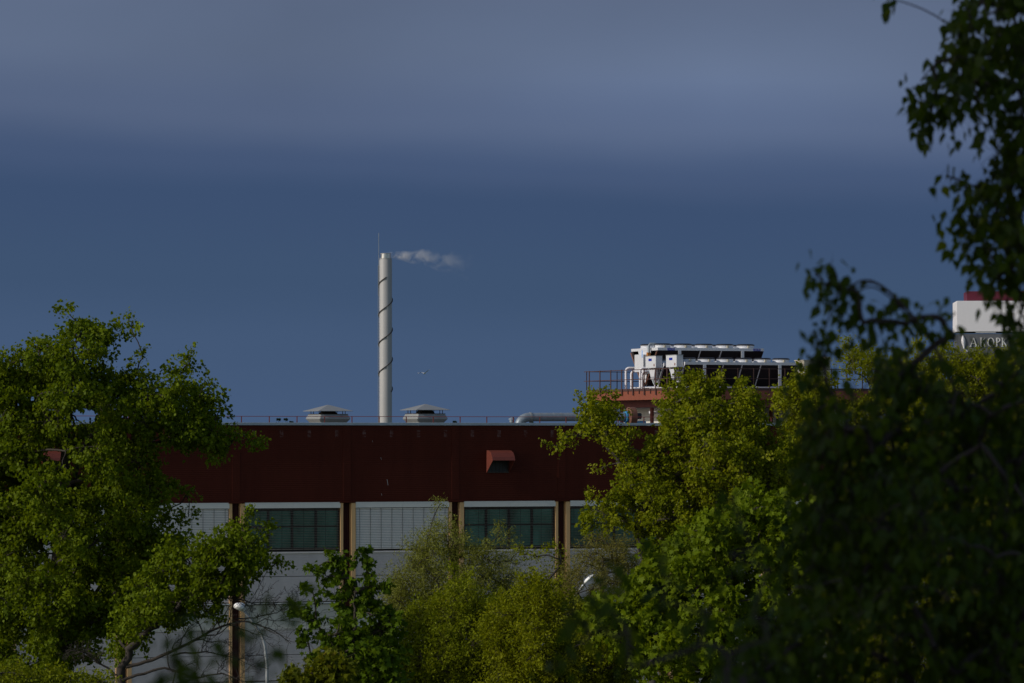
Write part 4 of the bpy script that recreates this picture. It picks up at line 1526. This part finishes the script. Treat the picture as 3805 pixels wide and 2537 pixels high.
# --- willows
T7 = [(1600, 1935), (1620, 1905), (1660, 1920), (1700, 1925), (1712, 1960), (1740, 1990), (1780, 1975), (1800, 2000), (1795, 2030), (1850, 2030), (1900, 2050), (1940, 2080), (1960, 2140), (2010, 2200),
      (2010, 2330), (1500, 2330), (1430, 2280), (1400, 2200), (1440, 2130), (1470, 2090), (1480, 2040), (1530, 2000), (1560, 1980)]
t7, n_ = tree('willow_tree', 'feathery grey green willow reaching up between the closed and half open blinds', 'tree', 128, T7,
          [(1680, 2760), (1690, 2400), (1700, 2250), (1690, 2150), (1680, 2050)], 'willow', LM['willow'], M['barkdark'], crad=.5, cfill=1.1, sprays=24, sprad=.26, nleaf=22, lsize=.10, depth=2.4,
          extra=[(1625, 1890, 12), (1640, 1868, 8), (1870, 2010, 18), (1862, 1960, 12), (1850, 1990, 12), (1905, 1995, 8), (1930, 2050, 14)], trad=.16, twig=.006, seed=28, droop=.25, up=.35, spl=.5, flat=1)
nl += n_
T8 = [(2010, 2160), (2060, 2110), (2120, 2060), (2160, 1990), (2200, 1960), (2270, 1960), (2330, 1990), (2400, 2010), (2440, 2060), (2430, 2160), (2400, 2260), (2060, 2300), (1990, 2240)]
t8, n_ = tree('willow_tree', 'brownish fine leaved willow under the aspen, right of centre', 'tree', 122, T8,
          [(2230, 2760), (2235, 2400), (2230, 2200), (2240, 2080)], 'willow', LM['willowbrown'], M['barkdark'], crad=.42, cfill=1.0, sprays=18, sprad=.24, nleaf=20, lsize=.09, depth=1.6,
          holes=LAMPHOLES + [(2270, 2130, 16), (2350, 2050, 14)], trad=.12, twig=.006, seed=29, droop=.2, up=.4, spl=.5, flat=1)
nl += n_

# --- bright shrubs in the middle
T9 = [(1400, 2500), (1470, 2420), (1490, 2320), (1540, 2240), (1600, 2260), (1660, 2150), (1710, 2100), (1750, 2170), (1790, 2210), (1850, 2180), (1900, 2240), (1950, 2330), (1960, 2620), (1380, 2620)]
t9, n_ = tree('elm_shrub', 'bright green bushy elm at the bottom, between dark maple and middle', 'shrub', 90, T9,
          [(1690, 2740), (1690, 2560), (1695, 2440), (1700, 2300)], 'small', LM['shrub'], M['barkdark'], crad=.36, cfill=1.8, sprays=17, sprad=.26, nleaf=26, lsize=.072, depth=1.6, trad=.08, seed=30, droop=.2, up=.6, flat=1.1)
nl += n_
T10 = [(1790, 2350), (1830, 2250), (1890, 2220), (1930, 2140), (1950, 2070), (1975, 2140), (2000, 2070), (2030, 2130), (2050, 2160), (2090, 2200), (2130, 2190), (2180, 2240), (2260, 2230), (2340, 2300), (2380, 2420), (2380, 2620), (1800, 2620)]
t10, n_ = tree('elm_shrub', 'yellow green bushy elm below the white lamp heads at the bottom centre', 'shrub', 88, T10,
          [(2060, 2740), (2055, 2560), (2050, 2430), (2030, 2280)], 'small', LM['yellow'], M['barkdark'], crad=.36, cfill=1.8, sprays=17, sprad=.26, nleaf=26, lsize=.072, depth=1.6, trad=.08,
          holes=LAMPHOLES, extra=[(1950, 2060, 14), (1998, 2068, 14), (2080, 2040, 16), (2085, 2080, 22)], seed=31, droop=.2, up=.6, flat=1.1)
nl += n_
T11 = [(1000, 2560), (1060, 2500), (1090, 2460), (1130, 2490), (1180, 2440), (1230, 2410), (1290, 2430), (1310, 2480), (1330, 2560), (1300, 2640), (1000, 2640)]
t11, n_ = tree('maple_shrub', 'low shrub with some rusty young leaves below the dark young maple', 'shrub', 72, T11,
          [(1200, 2740), (1200, 2620), (1210, 2520)], 'maple', LM['rusty'], M['barkdark'], crad=.26, cfill=1.1, sprays=13, sprad=.16, nleaf=10, lsize=.08, depth=1, trad=.05, seed=32)
nl += n_
T12 = [(-60, 2480), (0, 2440), (60, 2470), (120, 2500), (180, 2490), (260, 2500), (280, 2440), (300, 2500), (370, 2480), (420, 2530), (500, 2600), (-60, 2620)]
t12, n_ = tree('elm_shrub', 'low yellow green shrub under the left poplars at the bottom edge', 'shrub', 80, T12,
          [(230, 2740), (220, 2620), (200, 2560)], 'small', LM['shrub'], M['barkdark'], crad=.26, cfill=1.0, sprays=11, sprad=.22, nleaf=14, lsize=.08, depth=1, trad=.05, seed=33, up=.7, droop=.2)
nl += n_

# --- near birches, out of focus
BY = 16.5
B1 = [(3540, -60), (3500, 60), (3480, 110), (3440, 180), (3400, 300), (3375, 380), (3410, 430), (3430, 530), (3480, 540), (3530, 490), (3600, 480), (3640, 500), (3620, 560),
      (3650, 640), (3590, 680), (3600, 730), (3540, 790), (3530, 880), (3590, 960), (3600, 1010), (3640, 1060), (3700, 1100), (3760, 1080), (3880, 1180), (4200, 1200), (4300, -200), (3600, -200)]
b1, n_ = tree('birch_tree', 'dark out of focus birch foliage hanging down the upper right edge', 'tree', 17.5, B1,
          [(4200, 3000), (4190, 1500), (4150, 700), (4080, 200), (3950, 0)], 'birch', LM['birch'], M['barkbirch'], crad=.095, flat=1.9, cfill=1.15, sprays=12, sprad=.06, nleaf=4.2, lsize=.054, depth=.7,
          holes=[(3640, 110, 22), (3700, 70, 20), (3610, 270, 22), (3580, 340, 18), (3660, 200, 22), (3500, 330, 14), (3720, 260, 20), (3770, 60, 24), (3560, 560, 16), (3660, 400, 20),
                 (3760, 350, 20), (3700, 480, 16), (3640, 960, 22), (3700, 890, 20), (3580, 900, 14), (3720, 760, 24), (3770, 700, 20), (3620, 620, 26), (3660, 1020, 20)],
          extra=[(3750, 1170, 46), (3790, 1230, 50), (3800, 1150, 40), (3740, 1260, 30), (3700, 1040, 30), (3760, 1000, 40), (3640, 1010, 26), (3790, 1090, 34), (3740, 1120, 22), (3590, 60, 40), (3560, 120, 36), (3620, 180, 30), (3470, 250, 26), (3530, 220, 20), (3660, 0, 40), (3700, 150, 40), (3460, 380, 30), (3420, 300, 18), (3450, 470, 30), (3522, 637, 16), (3525, 655, 12), (3590, 695, 14), (3318, -4, 16)], trad=.1, twig=.0016, seed=41, droop=1.0, up=-.5, sag=.1, group='near birches out of focus', kind_near=True, spl=.6)
nl += n_
B2 = [(2965, 1440), (3000, 1370), (3060, 1350), (3110, 1420), (3150, 1400), (3190, 1290), (3260, 1210), (3330, 1200), (3400, 1230), (3440, 1290), (3470, 1360), (3540, 1400),
      (3620, 1340), (3700, 1290), (3780, 1250), (3900, 1200), (4100, 1300), (4200, 2700), (2560, 2700), (2640, 2560), (2700, 2420), (2800, 2300), (2870, 2160), (2930, 2020), (2950, 1880), (2935, 1700), (2950, 1560)]
b2, n_ = tree('birch_tree', 'dark out of focus birch mass filling the lower right corner', 'tree', 15.5, B2,
          [(3760, 3200), (3740, 2400), (3700, 1950), (3640, 1700), (3570, 1500)], 'birch', LM['birch'], M['barkbirch'], crad=.085, flat=2.2, cfill=1.0, sprays=12, sprad=.06, nleaf=4.2, lsize=.048, depth=.9,
          holes=[(3200, 1350, 46), (3180, 1300, 36), (3170, 1390, 44), (3205, 1450, 36), (3560, 1330, 40), (3610, 1380, 42), (3650, 1450, 36), (3560, 1440, 30), (3640, 1290, 30), (3660, 1500, 20), (3480, 1440, 20), (3120, 1470, 14), (3180, 1560, 16), (3370, 1550, 14), (3555, 1890, 16), (3330, 1270, 10), (3650, 1440, 16), (3140, 1840, 14)],
          extra=[(3035, 1000, 20), (3030, 1018, 14), (3086, 985, 15), (3068, 1058, 15), (3112, 1048, 12), (3132, 1092, 20), (3092, 1122, 16), (3150, 1080, 18), (3188, 1086, 16), (3024, 1230, 13),
                 (3030, 1290, 15), (3087, 1252, 12), (3290, 1158, 26), (3332, 1122, 14), (3362, 1160, 20), (3432, 1178, 18), (3486, 1180, 14), (3262, 1196, 24), (3188, 1224, 22), (3210, 1200, 14), (3520, 1226, 20), (3370, 1200, 26),
                 (3060, 1340, 34), (3070, 1400, 44), (3030, 1440, 40), (3040, 1520, 46), (3020, 1600, 40), (3060, 1680, 50), (3010, 1740, 44), (3000, 1830, 46), (2990, 1930, 46), (2970, 2040, 50), (3050, 1280, 20), (3110, 1500, 40), (3015, 1345, 14), (3550, 1255, 20)],
          trad=.03, twig=.0017, seed=42, droop=.9, up=-.3, sag=.1, group='near birches out of focus', kind_near=True, spl=.7)
nl += n_
# the arching shoots that rise over the mass
wd = Wood()
ft = np.array(b2.location)
rng = np.random.default_rng(7)
for (pts, r0, dd) in (([(3620, 1660), (3570, 1500), (3480, 1290), (3400, 1180), (3300, 1075), (3230, 1035), (3180, 1048), (3120, 1095), (3075, 1180), (3052, 1290), (3046, 1410)], .0085, 0),
                      ([(3480, 1290), (3390, 1190), (3320, 1110), (3260, 1066), (3215, 1064), (3160, 1110), (3125, 1200), (3105, 1330), (3098, 1440)], .005, .03),
                      ([(3400, 1180), (3310, 1085), (3240, 1048), (3190, 1062), (3140, 1090), (3090, 1150), (3065, 1230)], .004, -.03),
                      ([(3480, 1290), (3430, 1200), (3370, 1180), (3290, 1190), (3240, 1230)], .003, .02),
                      ([(3120, 1095), (3090, 1050), (3050, 1000), (3048, 950)], .0015, .0),
                      ([(3690, 1960), (3660, 1760), (3600, 1660), (3420, 1640), (3280, 1660)], .006, -.1)):
    pp = np.array([P(a_, b_, 15.5) for a_, b_ in pts])
    t0 = np.linspace(0, 1, len(pp))
    t1_ = np.linspace(0, 1, 40)
    sm_ = np.stack([np.interp(t1_, t0, pp[:, k]) for k in range(3)], 1)
    for _ in range(3):
        sm_[1:-1] = (sm_[:-2] + 2 * sm_[1:-1] + sm_[2:]) / 4
    sm_[:, 1] += dd * np.sin(np.pi * t1_)
    wd.add((sm_ - ft)[None], (r0 * (1 - .8 * t1_))[None], 8)
wd.build('arching_shoot', M['barkbirch'], b2)
# scattered outer sprigs of a third, nearer birch along the bottom
B3 = [(2100, 2700), (2120, 2560), (2200, 2500), (2300, 2440), (2500, 2380), (2650, 2300), (2760, 2200), (2820, 2060), (2900, 2000), (3000, 2100), (3000, 2700)]
b3, n_ = tree('birch_tree', 'blurred nearer birch sprigs fanning out along the bottom right of centre', 'tree', 9.5, B3,
          [(2900, 3600), (2850, 3000), (2750, 2700), (2700, 2500)], 'birch', LM['birch'], M['barkbirch'], crad=.07, cfill=.16, sprays=3, sprad=.04, nleaf=2.4, lsize=.036, depth=.5,
          extra=[(2265, 2075, 20), (2235, 2170, 22), (2250, 2230, 24), (2160, 2310, 30), (2190, 2350, 24), (2100, 2290, 22), (2145, 2270, 20), (2250, 2260, 14), (2460, 2140, 24), (2490, 2150, 18), (2330, 2340, 26),
                 (2300, 2370, 24), (2460, 2250, 22), (2590, 2280, 30), (2640, 2270, 26), (2720, 1860, 26), (2740, 1900, 20), (2710, 2060, 20), (2800, 2050, 26), (2860, 2120, 30), (2480, 2010, 12), (2050, 2480, 24), (2130, 2430, 20), (2700, 2430, 34), (2340, 2480, 34),
                 (2600, 2400, 28), (2800, 2280, 34)],
          trad=.02, twig=.0008, seed=43, droop=.9, up=-.2, group='near birches out of focus', kind_near=True, spl=.7, sag=.08)
nl += n_
B4 = [(560, 2700), (600, 2560), (700, 2520), (800, 2540), (860, 2700)]
b4, n_ = tree('birch_tree', 'top sprigs of a low birch, blurred, in front of the left street lamp', 'tree', 8.0, B4,
          [(760, 3600), (750, 3000), (740, 2700), (735, 2560)], 'birch', LM['birch'], M['barkbirch'], crad=.07, cfill=.2, sprays=3, sprad=.03, nleaf=2.2, lsize=.03, depth=.3,
          extra=[(665, 2390, 24), (650, 2420, 26), (720, 2330, 14), (690, 2520, 26), (640, 2480, 22), (735, 2470, 20), (880, 2370, 28), (910, 2390, 30), (940, 2420, 26), (890, 2400, 22), (1000, 2400, 16), (1005, 2260, 14), (940, 2230, 14), (1090, 2255, 16), (620, 2500, 18), (970, 2500, 14), (580, 2510, 16), (730, 2510, 18)],
          trad=.02, twig=.0007, seed=44, droop=.8, up=.1, group='near birches out of focus', kind_near=True, spl=.7)
nl += n_

# --- far spruce tips over the roof
nm = leafmat('spruce needle', (0.012, 0.03, 0.018), (0.02, 0.045, 0.025), (0.03, 0.06, 0.03), .1, .8)
for i, (px, py, lab) in enumerate(((1035, 1553, 'far spruce tip poking over the roof, left one of a pair'), (1062, 1553, 'far spruce tip poking over the roof, right one of a pair'),
                                   (1083, 1564, 'tiny far spruce tip just left of the left ventilator'), (1690, 1563, 'tiny far spruce tip right of the right ventilator'),
                                   (1975, 1565, 'tiny far spruce tip seen under the elbow duct'))):
    Ys = 620.0 + 12 * i
    g = P(px, py, Ys)
    s_ = empty('spruce_tree', (g[0], Ys, 0), lab, 'tree', 'far spruces')
    MB().tube([(0, 0, 0), (0, 0, g[2])], [.22, .02], 8).build('trunk', M['barkdark'], s_)
    rng = np.random.default_rng(60 + i)
    n = 5000
    h_ = rng.uniform(0, 1, n) ** .8
    lay = np.floor(h_ * 26) / 26 + rng.uniform(0, .012, n)
    ang = rng.uniform(0, 2 * np.pi, n)
    rad = (.05 + lay * 2.3) * rng.uniform(.1, 1, n) ** .6 * (.75 + .25 * np.sin(ang * 5 + lay * 40))
    pos = np.stack([rad * np.cos(ang), rad * np.sin(ang), g[2] - .05 - lay * (g[2] - 2) - rad * .25], 1)
    td = np.stack([np.cos(ang), np.sin(ang), -.3 + 0 * ang], 1) + rng.normal(size=(n, 3)) * .3
    leaves('crown', 'small', pos, td, np.full(n, .4), rng.uniform(0, 1, n), nm, s_)

# ------------------------------------------------------------------ unseen windowed block, added to shade the near birches
ap = empty('shade_block', (-13, 11.5, 0), 'tall pale windowed block out of view, added to shade the near birches', 'building')
MB().box(-16, 0, -18, 0, 0, 28).build('wall', mat('shade block render', (0.42, 0.38, 0.32), .85, var=.1, scale=.4), ap)
MB().box(-16.3, .3, -18.3, .3, 28.002, 28.35).build('roof', M['roof'], ap)
for fl_ in range(9):
    for i in range(4):
        y0 = -17 + i * 4.4
        z0 = 1.2 + fl_ * 3
        f_ = MB()
        f_.box(.003, .05, y0, y0 + 1.6, z0, z0 + .08).box(.003, .05, y0, y0 + 1.6, z0 + 1.42, z0 + 1.5)
        f_.box(.003, .05, y0, y0 + .08, z0 + .081, z0 + 1.419).box(.003, .05, y0 + 1.52, y0 + 1.6, z0 + .081, z0 + 1.419)
        w_ = f_.build('window', M['header'], ap)
        MB().box(.005, .02, y0 + .081, y0 + 1.519, z0 + .081, z0 + 1.419).build('pane', M['glass'], w_)

print('leaves', nl)
